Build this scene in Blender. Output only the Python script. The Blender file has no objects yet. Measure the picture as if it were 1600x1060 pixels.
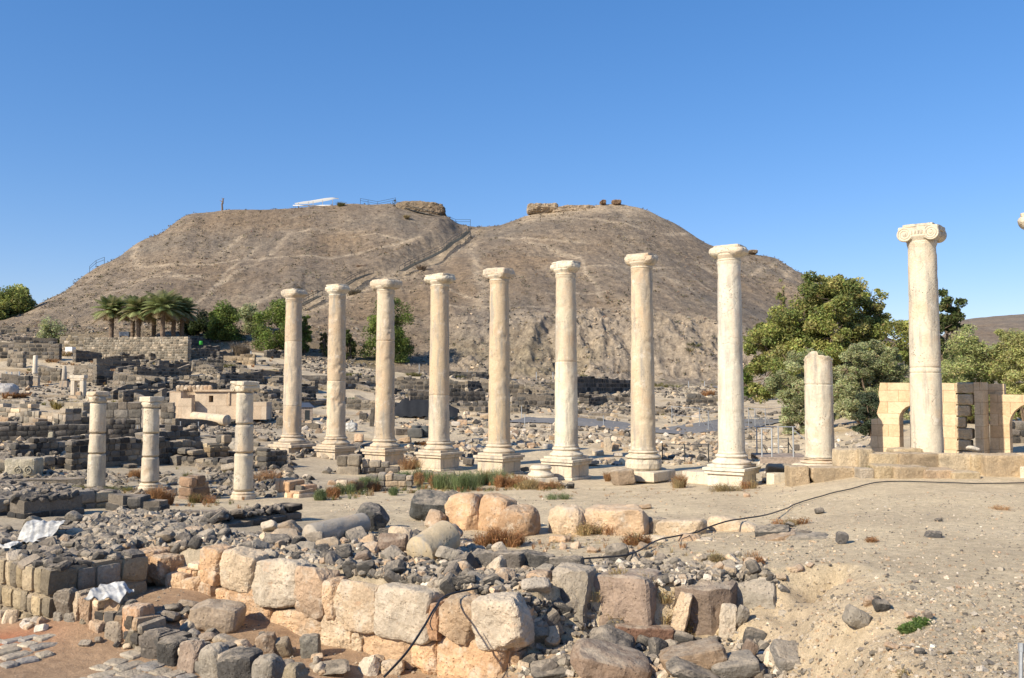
import bpy, bmesh, math, random
import numpy as np
from mathutils import Vector, Matrix
R = math.radians
sc = bpy.context.scene
COL = sc.collection
# ------------------------------------------------------------------ camera
F_PX = 1400.0; CAMZ = 3.4; TP = 81.0/F_PX; PITCH = math.atan(TP)
cam = bpy.data.objects.new('camera', bpy.data.cameras.new('camera')); COL.objects.link(cam)
cam.data.sensor_width = 36; cam.data.lens = 36*F_PX/1600; cam.data.clip_start = 0.1; cam.data.clip_end = 8000
cam.location = (0, 0, CAMZ); cam.rotation_euler = (math.pi/2+PITCH, 0, 0)
sc.camera = cam
# ------------------------------------------------------------------ world and sun
SUN_EL, SUN_AZ = 34.0, 230.0           # azimuth clockwise from +Y
w = bpy.data.worlds.new('World'); sc.world = w; w.use_nodes = True
nt = w.node_tree; bg = nt.nodes['Background']; sky = nt.nodes.new('ShaderNodeTexSky')
sky.sky_type = 'NISHITA'; sky.sun_disc = False; sky.sun_elevation = R(SUN_EL); sky.sun_rotation = R(SUN_AZ)
sky.air_density = 1.0; sky.dust_density = 0.3; sky.ozone_density = 4.5; sky.altitude = 0
hs = nt.nodes.new('ShaderNodeHueSaturation'); hs.inputs['Saturation'].default_value = 1.42; hs.inputs['Value'].default_value = 1.0
gm = nt.nodes.new('ShaderNodeGamma'); gm.inputs[1].default_value = .72
nt.links.new(sky.outputs[0], gm.inputs[0]); nt.links.new(gm.outputs[0], hs.inputs['Color']); mx = nt.nodes.new('ShaderNodeMix'); mx.data_type = 'RGBA'; mx.blend_type = 'MULTIPLY'; mx.inputs[0].default_value = 1; mx.inputs[7].default_value = (1.06, .955, 1.08, 1)
nt.links.new(hs.outputs[0], mx.inputs[6]); nt.links.new(mx.outputs[2], bg.inputs[0]); bg.inputs[1].default_value = 0.15
sl = bpy.data.lights.new('sun', 'SUN'); sl.energy = 4.6; sl.angle = R(0.53); sl.color = (1.0, 0.90, 0.74)
so = bpy.data.objects.new('sun', sl); COL.objects.link(so); so.location = (-40, -30, 40)
sd = Vector((math.sin(R(SUN_AZ))*math.cos(R(SUN_EL)), math.cos(R(SUN_AZ))*math.cos(R(SUN_EL)), math.sin(R(SUN_EL))))
so.rotation_euler = sd.to_track_quat('Z', 'Y').to_euler()
sc.view_settings.view_transform = 'Standard'; sc.view_settings.look = 'None'
sc.view_settings.exposure = 0.66; sc.view_settings.gamma = 1
sc.cycles.max_bounces = 5; sc.cycles.transparent_max_bounces = 4
rng = np.random.default_rng(7); random.seed(7)
# ------------------------------------------------------------------ noise
def _h(ix, iy, iz, seed):
    n = (ix.astype(np.int64)*374761393 + iy.astype(np.int64)*668265263 + iz.astype(np.int64)*2147483647 + seed*1274126177) & 0xffffffff
    n = ((n ^ (n >> 13))*1274126177) & 0xffffffff
    n = ((n ^ (n >> 16))*2246822519) & 0xffffffff
    return ((n ^ (n >> 15)) & 0xffffff)/float(0xffffff)*2-1
def vn(P, seed=0):
    P = np.asarray(P, float); I = np.floor(P); f = P-I; f = f*f*(3-2*f); I = I.astype(np.int64)
    x, y, z = I[..., 0], I[..., 1], I[..., 2]; fx, fy, fz = f[..., 0], f[..., 1], f[..., 2]
    r = 0
    for a in (0, 1):
        for b in (0, 1):
            for c in (0, 1):
                r = r + _h(x+a, y+b, z+c, seed)*(fx if a else 1-fx)*(fy if b else 1-fy)*(fz if c else 1-fz)
    return r
def fbm(P, o=4, seed=0, g=.5):
    P = np.asarray(P, float); r = 0; a = 1; s = 0
    for i in range(o):
        r = r+a*vn(P*(2.03**i)+i*17.3, seed+i); s += a; a *= g
    return r/s
def n2(x, y, sx, sy=None, o=4, seed=0, g=.5):
    sy = sy or sx
    return fbm(np.stack([x/sx, y/sy, np.zeros_like(x)+.37], -1), o, seed, g)
def ridged(x, y, sx, sy, o=4, seed=0):
    r = 0; a = 1; s = 0
    for i in range(o):
        r = r+a*(1-np.abs(n2(x, y, sx/2**i, sy/2**i, 1, seed+i))*2); s += a; a *= .5
    return r/s
def sst(a, b, x):
    t = np.clip((x-a)/(b-a), 0, 1); return t*t*(3-2*t)
# ------------------------------------------------------------------ terrain
def zpy(Y, py): return CAMZ+(611-py)/F_PX*Y
NEARY = [3, 8, 12, 15, 18, 21, 25, 29, 34, 40, 47, 56, 70, 85, 100, 115, 127]
Z = {
 -400: [.2, .2, .3, .44, .45, .45, .3, .1, .2, .5, .9, 1.6, 2.6, 4.0, 6.4, 8.8, 11.0],
 0:    [.2, .2, .3, .44, .45, .45, .3, .1, .2, .5, .9, 1.6, 2.6, 3.9, 6.2, 8.9, 11.2],
 150:  [.2, .2, .3, .44, .45, .45, .3, .05, .1, .3, .8, 1.4, 2.5, 3.7, 5.8, 8.0, 9.3],
 290:  [.2, .2, .3, .40, .40, .38, .2, .0, .0, .1, .6, 1.2, 2.3, 3.5, 5.5, 7.6, 8.8],
 400:  [.2, .2, .3, .38, .35, .30, .1, .0, -.1, 0, .3, .9, 2.0, 3.3, 5.3, 7.4, 9.6],
 600:  [.2, .2, .3, .35, .30, .30, .15, .0, -.15, -.2, -.05, .5, 1.45, 2.5, 3.8, 5.1, 6.8],
 800:  [.3, .3, .3, .32, .30, .25, .15, .0, -.2, -.2, 0, .44, .95, 1.6, 2.7, 3.6, 4.7],
 1000: [.4, .4, .4, .38, .32, .28, .2, .1, -.1, -.3, -.2, .2, .7, 1.3, 2.6, 3.6, 4.5],
 1200: [.6, .6, .55, .5, .45, .42, .35, .25, -.05, -.2, -.1, .3, .7, 1.15, 2.3, 3.3, 4.2],
 1340: [.8, .7, .65, .62, .62, .62, .65, .8, 1.0, .9, .9, 1.2, 1.4, 1.9, 2.6, 3.4, 4.2],
 1500: [.9, .7, .66, .64, .64, .66, .74, .9, 1.25, 1.3, 1.4, 1.6, 1.8, 2.2, 2.8, 3.6, 4.4],
 1700: [.9, .7, .66, .64, .64, .66, .74, .9, 1.25, 1.3, 1.4, 1.6, 1.8, 2.2, 2.8, 3.6, 4.4],
 2100: [.9, .7, .66, .64, .64, .66, .74, .9, 1.25, 1.3, 1.4, 1.6, 1.8, 2.2, 2.8, 3.6, 4.4]}
# hill profiles: px -> list of (Y, image row of that slope point) up to the crest, then real heights behind
def hp(px, pts, crestY, crest, back=(60, 20)):
    return px, [(Y, zpy(Y, p)) for Y, p in pts]+[(crestY, zpy(crestY, crest)), (crestY+25, zpy(crestY, crest)-1.5), (crestY+90, max(8, zpy(crestY, crest)-back[0])), (700, 8)]
HP = dict([
 hp(-400, [(140, 525)], 170, 515), hp(-100, [(140, 518)], 160, 510),
 hp(0, [(133, 524), (145, 513)], 160, 503), hp(60, [(133, 520), (150, 502)], 185, 466),
 hp(150, [(136, 524), (155, 492), (180, 450)], 200, 413), hp(215, [(136, 524), (150, 500), (185, 430)], 212, 372),
 hp(285, [(136, 524), (150, 500), (190, 410)], 225, 330), hp(335, [(140, 522), (155, 495), (195, 395)], 230, 324),
 hp(440, [(140, 522), (155, 492), (195, 395)], 232, 322), hp(540, [(138, 535), (155, 492), (195, 392)], 232, 315),
 hp(610, [(138, 545), (155, 492), (195, 392)], 232, 314), hp(685, [(136, 560), (150, 497), (195, 395)], 232, 326),
 hp(705, [(135, 570), (148, 500), (195, 400)], 232, 342), hp(728, [(135, 570), (148, 500), (195, 400)], 232, 352), hp(778, [(134, 575), (146, 500), (192, 400)], 232, 351),
 hp(830, [(134, 582), (145, 500), (190, 400)], 230, 331), hp(960, [(133, 582), (144, 502), (190, 400)], 232, 313),
 hp(1010, [(133, 584), (144, 505), (190, 405)], 230, 321), hp(1060, [(133, 586), (144, 510), (190, 415)], 226, 346),
 hp(1115, [(133, 588), (144, 520), (190, 430)], 222, 382), hp(1160, [(133, 588), (144, 530), (180, 455)], 222, 392),
 hp(1215, [(133, 590), (144, 545), (180, 470)], 218, 398), hp(1265, [(133, 592), (144, 560), (175, 490)], 205, 424),
 hp(1330, [(133, 592), (150, 570)], 190, 475), hp(1400, [(140, 592), (170, 560)], 220, 530),
 hp(1500, [(150, 592), (200, 575)], 380, 499), hp(1620, [(150, 592), (200, 575)], 380, 489), hp(2100, [(150, 590), (200, 575)], 380, 485)])
LY = np.linspace(math.log(3), math.log(700), 900); UG = np.linspace(-1.5, 1.5, 901)
def _col(px, pts):
    ys = np.log([p[0] for p in pts]); return np.interp(LY, ys, [p[1] for p in pts])
def _interp_cols(D):
    ks = sorted(D); us = [(k-800)/F_PX for k in ks]; A = np.array([_col(k, D[k]) for k in ks])
    return np.array([np.interp(UG, us, A[:, j]) for j in range(len(LY))]).T
allpx = sorted(set(Z) | set(HP))
nearT = _interp_cols({k: list(zip(NEARY, Z[k]))+[(700, Z[k][-1])] for k in Z})
nearlast = np.interp(UG, [(k-800)/F_PX for k in sorted(Z)], [Z[k][-1] for k in sorted(Z)])
HPn = {}
for k in HP:
    zl = float(np.interp((k-800)/F_PX, UG, nearlast)); HPn[k] = [(127, zl)]+HP[k]
hillT = _interp_cols(HPn)
TAB = np.where(np.exp(LY)[None, :] < 127, nearT, hillT)
def blur(A, n, ax):
    k = np.hanning(n+2)[1:-1]; k /= k.sum(); pad = [(0, 0), (0, 0)]; pad[ax] = (n//2, n//2)
    B = np.pad(A, pad, 'edge'); return np.apply_along_axis(lambda v: np.convolve(v, k, 'valid'), ax, B)
TAB = blur(blur(TAB, 11, 0), 7, 1)
def tab(x, y):
    y = np.maximum(y, 3.01); u = np.clip((x/y+1.5)/3*900, 0, 899.999); v = np.clip((np.log(y)-LY[0])/(LY[-1]-LY[0])*899, 0, 898.999)
    i = u.astype(int); j = v.astype(int); fu = u-i; fv = v-j
    return (TAB[i, j]*(1-fu)+TAB[i+1, j]*fu)*(1-fv)+(TAB[i, j+1]*(1-fu)+TAB[i+1, j+1]*fu)*fv
# sunken ground in front of the foreground walls
PIT = np.array([(-40, 38), (-8.4, 15.55), (-7.72, 15.1), (-6.85, 16.4), (-6.95, 17.3), (0.1, 13.3), (0.7, 13.7), (1.2, 14.35), (5.2, 14.7),
                (5.4, 13.5), (4.9, 10.8), (4.2, 8.6), (2.5, 6.0), (-1, 3.2), (-40, 2)], float)
LOWP = np.array([(-9, 14.5, -.62), (-6, 13, -.72), (-4, 11, -.9), (-7, 15.8, -.3), (-6.0, 16.3, -.2), (-4.6, 15.4, -.56), (-3.2, 14.5, -.78), (-1.5, 13.6, -.98), (-2, 12, -1.0),
                 (0, 12, -.95), (1.2, 13.5, -.42), (3.5, 14, -.42), (3, 12, -.4), (1.5, 11, -.6), (4.4, 12, -.15), (3, 9.5, -.1), (0, 9, -.7), (-9, 9, -.8)])
def pit_sd(x, y):
    d = np.full(x.shape, 1e9); ins = np.zeros(x.shape, bool); n = len(PIT)
    for i in range(n):
        a = PIT[i]; b = PIT[(i+1) % n]; ab = b-a
        t = np.clip(((x-a[0])*ab[0]+(y-a[1])*ab[1])/(ab@ab), 0, 1)
        d = np.minimum(d, np.hypot(x-a[0]-t*ab[0], y-a[1]-t*ab[1]))
        c = ((a[1] > y) != (b[1] > y)) & (x < (b[0]-a[0])*(y-a[1])/(b[1]-a[1]+1e-12)+a[0]); ins ^= c
    return np.where(ins, d, -d)
def poly_d(x, y, pts):
    d = np.full(x.shape, 1e9)
    for (ax, ay), (bx, by) in zip(pts[:-1], pts[1:]):
        vx, vy = bx-ax, by-ay; t = np.clip(((x-ax)*vx+(y-ay)*vy)/(vx*vx+vy*vy+1e-9), 0, 1)
        d = np.minimum(d, np.hypot(x-ax-t*vx, y-ay-t*vy))
    return d
GULLY = None
def T(x, y, detail=True):
    x = np.atleast_1d(np.asarray(x, float)); y = np.atleast_1d(np.asarray(y, float))
    z = tab(x, y)
    near = (y < 19) & (y > 1)
    if near.any():
        xn, yn = x[near], y[near]; s = pit_sd(xn, yn)
        q = sst(2.6, 4.6, xn)*sst(15.2, 13.4, yn)*sst(0, .15, s+2); s = s+n2(xn, yn, 1.1, o=3, seed=12)*.55*sst(1, 3, xn)
        lo = -.42+.3*q+.3*sst(.6, 1.2, xn)*(1-q); wd = .2+2.3*q
        wsum = 0; zs = 0
        for px_, py_, pz_ in LOWP:
            ww = 1/((xn-px_)**2+(yn-py_)**2+.05)**1.5; wsum = wsum+ww; zs = zs+ww*pz_
        k = sst(0, 1, (s-lo)/wd); z[near] = z[near]*(1-k)+(zs/wsum)*k
    if detail:
        z = z+n2(x, y, 1.3, o=4, seed=3)*.035*sst(60, 20, y)+n2(x, y, 6, o=4, seed=5)*.22*sst(24, 45, y)*sst(140, 110, y)
        z = z+n2(x, y, .9, o=3, seed=15)*.12*sst(45, 60, y)*sst(140, 120, y)
        m = y > 118
        if m.any():
            xm, ym, zm = x[m], y[m], z[m]; u = xm/ym*F_PX+800
            h = sst(122, 150, ym)
            steep = sst(640, 780, u)*sst(1330, 1200, u)*sst(128, 133, ym)*sst(153, 144, ym)
            soft = sst(60, 130, u)*sst(640, 500, u)*sst(133, 138, ym)*sst(156, 148, ym)
            cr = .35+.65*sst(230, 205, ym)
            dz = n2(xm, ym, 26, o=5, seed=21)*1.1*h*cr+n2(xm*1.2+ym*.25, ym, 7, 60, o=4, seed=25)*.9*h*cr+n2(xm, ym, 2.4, o=4, seed=28)*.26*h*cr
            rg = ridged(xm+n2(xm, ym, 7, seed=31)*3, ym, 6, 14, 5, seed=33)
            dz = dz+(rg-.45)*3.2*steep+n2(xm, ym, 2.0, o=3, seed=36)*1.2*steep+(rg-.45)*1.2*soft
            z[m] = zm+dz
            if GULLY is not None:
                dg = poly_d(xm, ym, GULLY); z[m] -= 1.2*np.exp(-(dg/4.0)**2)
                dg2 = poly_d(xm+5, ym-4, GULLY); z[m] += .9*np.exp(-(dg2/2.2)**2)*(1+.6*n2(xm, ym, 3, seed=37))
    return z
def ray(px, py):
    a = (px-800)/F_PX; b = (530-py)/F_PX; cp, sp = math.cos(PITCH), math.sin(PITCH)
    return a, cp-b*sp, sp+b*cp
def at(px, py, Y):
    a, dy, dz = ray(px, py); return Vector((a/dy*Y, Y, CAMZ+dz/dy*Y))
_YS = np.exp(np.linspace(math.log(5), math.log(600), 1700))
def hit(px, py, y0=5, detail=False):
    a, dy, dz = ray(px, py); ys = _YS[_YS >= y0]; zr = CAMZ+dz/dy*ys; zt = T(a/dy*ys, ys, detail)
    k = np.nonzero(zt >= zr)[0]; i = k[0] if len(k) else len(ys)-1
    Y = ys[i]; return Vector((a/dy*Y, Y, float(zt[i])))
def Tz(x, y): return float(T(x, y)[0])
# footpath gully on the hill
GP = [(732, 362), (700, 385), (660, 405), (620, 425), (560, 440), (520, 455), (470, 478), (440, 490)]
_g = [hit(a, b, 60) for a, b in GP]; GULLY = [(v.x, v.y) for v in _g]
# ------------------------------------------------------------------ object helpers
def tag(o, label=None, cat=None, group=None, kind=None):
    if label: o['label'] = label
    if cat: o['category'] = cat
    if group: o['group'] = group
    if kind: o['kind'] = kind
    return o
def empty(name, loc, rz=0, **k):
    o = bpy.data.objects.new(name, None); o.empty_display_size = .2; COL.objects.link(o)
    o.location = loc; o.rotation_euler = (0, 0, rz); return tag(o, **k)
class MB:
    def __init__(s): s.V = []; s.F = {3: [], 4: []}; s.C = []; s.n = 0
    def add(s, V, faces, col=(.5, .5, .5)):
        V = np.asarray(V, float); c = np.asarray(col, float)
        if c.ndim == 1: c = np.broadcast_to(c[:3], (len(V), 3))
        s.V.append(V); s.C.append(c)
        for f in (faces if isinstance(faces, (list, tuple)) and len(faces) and isinstance(faces[0], np.ndarray) else [np.asarray(faces)]):
            if len(f): s.F[f.shape[1]].append(f+s.n)
        s.n += len(V)
    def build(s, name, mat, parent=None, smooth=False, loc=None, rot=None, origin=None):
        V = np.concatenate(s.V); C = np.concatenate(s.C)
        if origin is not None: V = V-np.asarray(origin, float)
        me = bpy.data.meshes.new(name); me.vertices.add(len(V)); me.vertices.foreach_set('co', V.astype(np.float32).ravel())
        li = []; ls = []; st = 0
        for k in (3, 4):
            if s.F[k]:
                f = np.concatenate(s.F[k]); li.append(f.ravel()); ls.append(st+np.arange(len(f))*k); st += len(f)*k
        li = np.concatenate(li); ls = np.concatenate(ls)
        me.loops.add(len(li)); me.polygons.add(len(ls)); me.loops.foreach_set('vertex_index', li.astype(np.int32))
        me.polygons.foreach_set('loop_start', ls.astype(np.int32))
        a = me.color_attributes.new('tint', 'FLOAT_COLOR', 'POINT')
        a.data.foreach_set('color', np.concatenate([C, np.ones((len(C), 1))], 1).astype(np.float32).ravel())
        me.update(calc_edges=True); me.validate()
        me.polygons.foreach_set('use_smooth', np.full(len(ls), smooth, bool))
        me.materials.append(mat)
        o = bpy.data.objects.new(name, me); COL.objects.link(o)
        if parent: o.parent = parent
        if origin is not None: o.location = origin
        if loc is not None: o.location = loc
        if rot is not None: o.rotation_euler = (0, 0, rot)
        return o
_cg = {}
def cube_dirs(n):
    if n in _cg: return _cg[n]
    idx = {}; V = []; Fq = []
    t = np.tan(np.linspace(-1, 1, n+1)*math.pi/4)
    for ax in range(3):
        for sg in (-1, 1):
            g = np.zeros((n+1, n+1), int)
            for i in range(n+1):
                for j in range(n+1):
                    p = [0, 0, 0]; p[ax] = sg; p[(ax+1) % 3] = t[i]; p[(ax+2) % 3] = t[j]
                    k = tuple(round(q, 5) for q in p)
                    if k not in idx: idx[k] = len(V); V.append(p)
                    g[i, j] = idx[k]
            for i in range(n):
                for j in range(n):
                    q = [g[i, j], g[i+1, j], g[i+1, j+1], g[i, j+1]]
                    Fq.append(q if sg > 0 else q[::-1])
    V = np.array(V, float); _cg[n] = (V/np.linalg.norm(V, axis=1)[:, None], np.array(Fq)); return _cg[n]
def rot_rand(r, tilt=math.pi):
    q = r.normal(size=4) if tilt >= 3 else np.array([1, *(r.normal(size=2)*tilt*.5), 0]); q /= np.linalg.norm(q); a, b, c, d = q
    return np.array([[1-2*(c*c+d*d), 2*(b*c-a*d), 2*(b*d+a*c)], [2*(b*c+a*d), 1-2*(b*b+d*d), 2*(c*d-a*b)], [2*(b*d-a*c), 2*(c*d+a*b), 1-2*(b*b+c*c)]])
def rz(a): c, s = math.cos(a), math.sin(a); return np.array([[c, -s, 0], [s, c, 0], [0, 0, 1]])
def stone(r, dims, n=3, p=8, cuts=3, cut=(.72, .95), noise=.06, ns=2.0, fine=0):
    """irregular stone: rounded box, broken corners, rough surface; centred on the origin"""
    D, Fq = cube_dirs(n); V = D/((np.abs(D)**p).sum(1)**(1/p))[:, None]
    for _ in range(cuts):
        m = r.normal(size=3); m /= np.linalg.norm(m); ext = np.abs(m).sum()
        h = ext*r.uniform(*cut); e = np.maximum(0, V@m-h); V = V-e[:, None]*m
    d = np.asarray(dims, float)/2; off = r.uniform(0, 99, 3)
    V = V*d; s = ns/np.mean(d)
    nz = fbm(V*s+off, 3 if n > 4 else 2, 5)[:, None]; V = V+D*nz*noise*np.mean(d)*2
    if n >= 9: V = V-D*(np.maximum(0, fbm(V*s*2.6+off, 3, 7)-.1)[:, None])*noise*np.mean(d)*1.6
    if fine: V = V+D*(fbm(V*s*5+off, 3, 9)[:, None])*fine
    return V, Fq
LIME = [(.52, .40, .27), (.56, .44, .30), (.50, .36, .23), (.58, .49, .37), (.46, .33, .22)]
ORNG = [(.58, .38, .22), (.60, .42, .26), (.52, .34, .20), (.60, .47, .32), (.50, .30, .17)]
BAS = [(.068, .066, .062), (.095, .09, .082), (.125, .113, .097), (.082, .077, .069), (.16, .14, .118)]
GREY = [(.25, .225, .185), (.31, .275, .22), (.21, .19, .155), (.36, .31, .24), (.28, .235, .18)]
MIX = BAS+GREY+LIME[:2]
MARB = [(.55, .48, .355), (.59, .525, .40), (.54, .46, .345)]
def pick(r, pal, v=.12):
    c = np.array(pal[r.integers(len(pal))]); return np.clip(c*(1+r.normal()*v), .02, .8)
# ------------------------------------------------------------------ materials
def mat(name):
    m = bpy.data.materials.new(name); m.use_nodes = True; n = m.node_tree.nodes; n.clear()
    o = n.new('ShaderNodeOutputMaterial'); b = n.new('ShaderNodeBsdfPrincipled'); m.node_tree.links.new(b.outputs[0], o.inputs[0])
    b.inputs['Roughness'].default_value = .9
    b.inputs['Specular IOR Level'].default_value = .25
    return m, n, m.node_tree.links, b
def noise(n, l, vec, scale, det=4, rough=.6, w=None):
    t = n.new('ShaderNodeTexNoise'); t.inputs['Scale'].default_value = scale; t.inputs['Detail'].default_value = det; t.inputs['Roughness'].default_value = rough
    if w is not None: t.noise_dimensions = '4D'; l.new(w, t.inputs['W'])
    l.new(vec, t.inputs['Vector']); return t.outputs['Fac']
def ramp(n, l, fac, a, b, ca=(0, 0, 0), cb=(1, 1, 1)):
    r = n.new('ShaderNodeValToRGB'); e = r.color_ramp.elements; e[0].position = a; e[1].position = b
    e[0].color = (*ca, 1); e[1].color = (*cb, 1); l.new(fac, r.inputs[0]); return r.outputs[0]
def mix(n, l, f, a, b, mode='MIX'):
    x = n.new('ShaderNodeMix'); x.data_type = 'RGBA'; x.blend_type = mode
    for s, v in ((x.inputs[0], f), (x.inputs[6], a), (x.inputs[7], b)):
        if isinstance(v, (int, float)): s.default_value = v
        elif isinstance(v, tuple): s.default_value = (*v, 1)
        else: l.new(v, s)
    return x.outputs[2]
def math_(n, l, op, a, b=0.0):
    x = n.new('ShaderNodeMath'); x.operation = op
    for s, v in ((x.inputs[0], a), (x.inputs[1], b)):
        if isinstance(v, (int, float)): s.default_value = v
        else: l.new(v, s)
    return x.outputs[0]
def bump(n, l, b, hs, dist=.02, st=1.0):
    prev = None
    for h, d in hs:
        k = n.new('ShaderNodeBump'); k.inputs['Distance'].default_value = d; k.inputs['Strength'].default_value = st; l.new(h, k.inputs['Height'])
        if prev: l.new(prev, k.inputs['Normal'])
        prev = k.outputs[0]
    l.new(prev, b.inputs['Normal'])
def coords(n, which='Object'): return n.new('ShaderNodeTexCoord').outputs[which]
def attr(n, a='tint'):
    t = n.new('ShaderNodeAttribute'); t.attribute_name = a; return t.outputs['Color']
def stone_mat(name, dust=(.42, .34, .25), dustamt=.55, blotch=None, fs=1.0):
    m, n, l, b = mat(name); P = coords(n); w = n.new('ShaderNodeObjectInfo').outputs['Random']; w = math_(n, l, 'MULTIPLY', w, 40.0)
    c = attr(n); big = noise(n, l, P, 2.2*fs, 5, .6, w); fine = noise(n, l, P, 22*fs, 6, .7, w); vfine = noise(n, l, P, 70*fs, 3, .7, w)
    c = mix(n, l, 1.0, c, ramp(n, l, big, .3, .7, (.68, .68, .68), (1.25, 1.22, 1.18)), 'MULTIPLY')
    c = mix(n, l, 1.0, c, ramp(n, l, fine, .3, .72, (.72, .71, .70), (1.2, 1.2, 1.2)), 'MULTIPLY')
    if blotch:
        c = mix(n, l, ramp(n, l, noise(n, l, P, 3.4*fs, 6, .7, math_(n, l, 'ADD', w, 5.0)), .52, .68, (0, 0, 0), (.75, .75, .75)), c, blotch[0])
        c = mix(n, l, ramp(n, l, noise(n, l, P, 5.5*fs, 6, .75, math_(n, l, 'ADD', w, 9.0)), .58, .72, (0, 0, 0), (.7, .7, .7)), c, blotch[1])
    g = n.new('ShaderNodeNewGeometry'); sp = n.new('ShaderNodeSeparateXYZ'); l.new(g.outputs['Normal'], sp.inputs[0])
    up = ramp(n, l, sp.outputs[2], .35, .85); dn = ramp(n, l, noise(n, l, P, 5*fs, 5, .65, w), .36, .62)
    f = math_(n, l, 'MULTIPLY', math_(n, l, 'MULTIPLY', up, dn), dustamt)
    c = mix(n, l, f, c, dust)
    l.new(c, b.inputs['Base Color'])
    vo = n.new('ShaderNodeTexVoronoi'); vo.inputs['Scale'].default_value = 16*fs; l.new(P, vo.inputs['Vector'])
    pt = math_(n, l, 'MULTIPLY', ramp(n, l, vo.outputs['Distance'], .10, .26, (1, 1, 1), (0, 0, 0)), ramp(n, l, big, .45, .6))
    bump(n, l, b, [(big, .08/fs), (fine, .035/fs), (math_(n, l, 'MULTIPLY', pt, -1.0), .03/fs), (vfine, .008/fs)], st=1.0)
    return m
M = {}
M['rock'] = stone_mat('basalt_rock', dust=(.46, .38, .28), dustamt=.78)
M['lime'] = stone_mat('limestone_rock', dust=(.50, .42, .31), dustamt=.5, blotch=((.62, .54, .42), (.52, .30, .17)))
M['wall'] = stone_mat('masonry', dustamt=.75)
M['far'] = stone_mat('ruin_stone', dustamt=.7, fs=.35)
def marble(name, base=(.58, .49, .36), peach=(.54, .385, .24), grey=(.31, .285, .24), pits=.7):
    m, n, l, b = mat(name); P = coords(n); w = math_(n, l, 'MULTIPLY', n.new('ShaderNodeObjectInfo').outputs['Random'], 60.0)
    c = mix(n, l, .8, base, attr(n), 'MIX')
    mp = n.new('ShaderNodeMapping'); mp.inputs['Scale'].default_value = (1.8, 1.8, .22); l.new(P, mp.inputs[0])
    st = noise(n, l, mp.outputs[0], 2.6, 6, .62, w); bl = noise(n, l, P, 1.0, 6, .65, w); bl2 = noise(n, l, P, 2.7, 7, .72, math_(n, l, 'ADD', w, 7.0))
    fn = noise(n, l, P, 18, 5, .7, w)
    c = mix(n, l, ramp(n, l, bl, .50, .66, (0, 0, 0), (.7, .7, .7)), c, peach)
    c = mix(n, l, ramp(n, l, st, .50, .64, (0, 0, 0), (.85, .85, .85)), c, grey)
    c = mix(n, l, ramp(n, l, bl2, .56, .70, (0, 0, 0), (.75, .75, .75)), c, (.68, .62, .52))
    c = mix(n, l, 1.0, c, ramp(n, l, fn, .3, .7, (.84, .83, .82), (1.1, 1.1, 1.1)), 'MULTIPLY')
    v = n.new('ShaderNodeTexVoronoi'); v.inputs['Scale'].default_value = 13; v.feature = 'F1'; l.new(P, v.inputs['Vector'])
    pm = ramp(n, l, noise(n, l, P, 1.7, 3, .5, math_(n, l, 'ADD', w, 3.0)), .5, .62)
    pit = math_(n, l, 'MULTIPLY', ramp(n, l, v.outputs['Distance'], .12, .26, (1, 1, 1), (0, 0, 0)), pm)
    c = mix(n, l, math_(n, l, 'MULTIPLY', pit, pits), c, (.28, .20, .13))
    # cracks
    v2 = n.new('ShaderNodeTexVoronoi'); v2.feature = 'DISTANCE_TO_EDGE'; v2.inputs['Scale'].default_value = .8
    wv = n.new('ShaderNodeVectorMath'); wv.operation = 'ADD'; nn = n.new('ShaderNodeTexNoise'); nn.inputs['Scale'].default_value = 1.5; l.new(P, nn.inputs[0]); l.new(P, wv.inputs[0]); l.new(nn.outputs['Color'], wv.inputs[1]); l.new(wv.outputs[0], v2.inputs['Vector'])
    cr = ramp(n, l, v2.outputs['Distance'], .004, .012, (1, 1, 1), (0, 0, 0)); crm = math_(n, l, 'MULTIPLY', cr, ramp(n, l, bl2, .42, .55))
    c = mix(n, l, math_(n, l, 'MULTIPLY', crm, .2), c, (.34, .26, .18))
    l.new(c, b.inputs['Base Color']); b.inputs['Roughness'].default_value = .75
    hp_ = math_(n, l, 'MULTIPLY', pit, -1.0)
    bump(n, l, b, [(bl2, .03), (fn, .012), (hp_, .03), (math_(n, l, 'MULTIPLY', crm, -1.0), .008)], st=.8)
    return m
M['marble'] = marble('column_marble')
M['marble_white'] = marble('white_marble', (.68, .62, .50), (.62, .48, .34), (.40, .38, .33))
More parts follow.
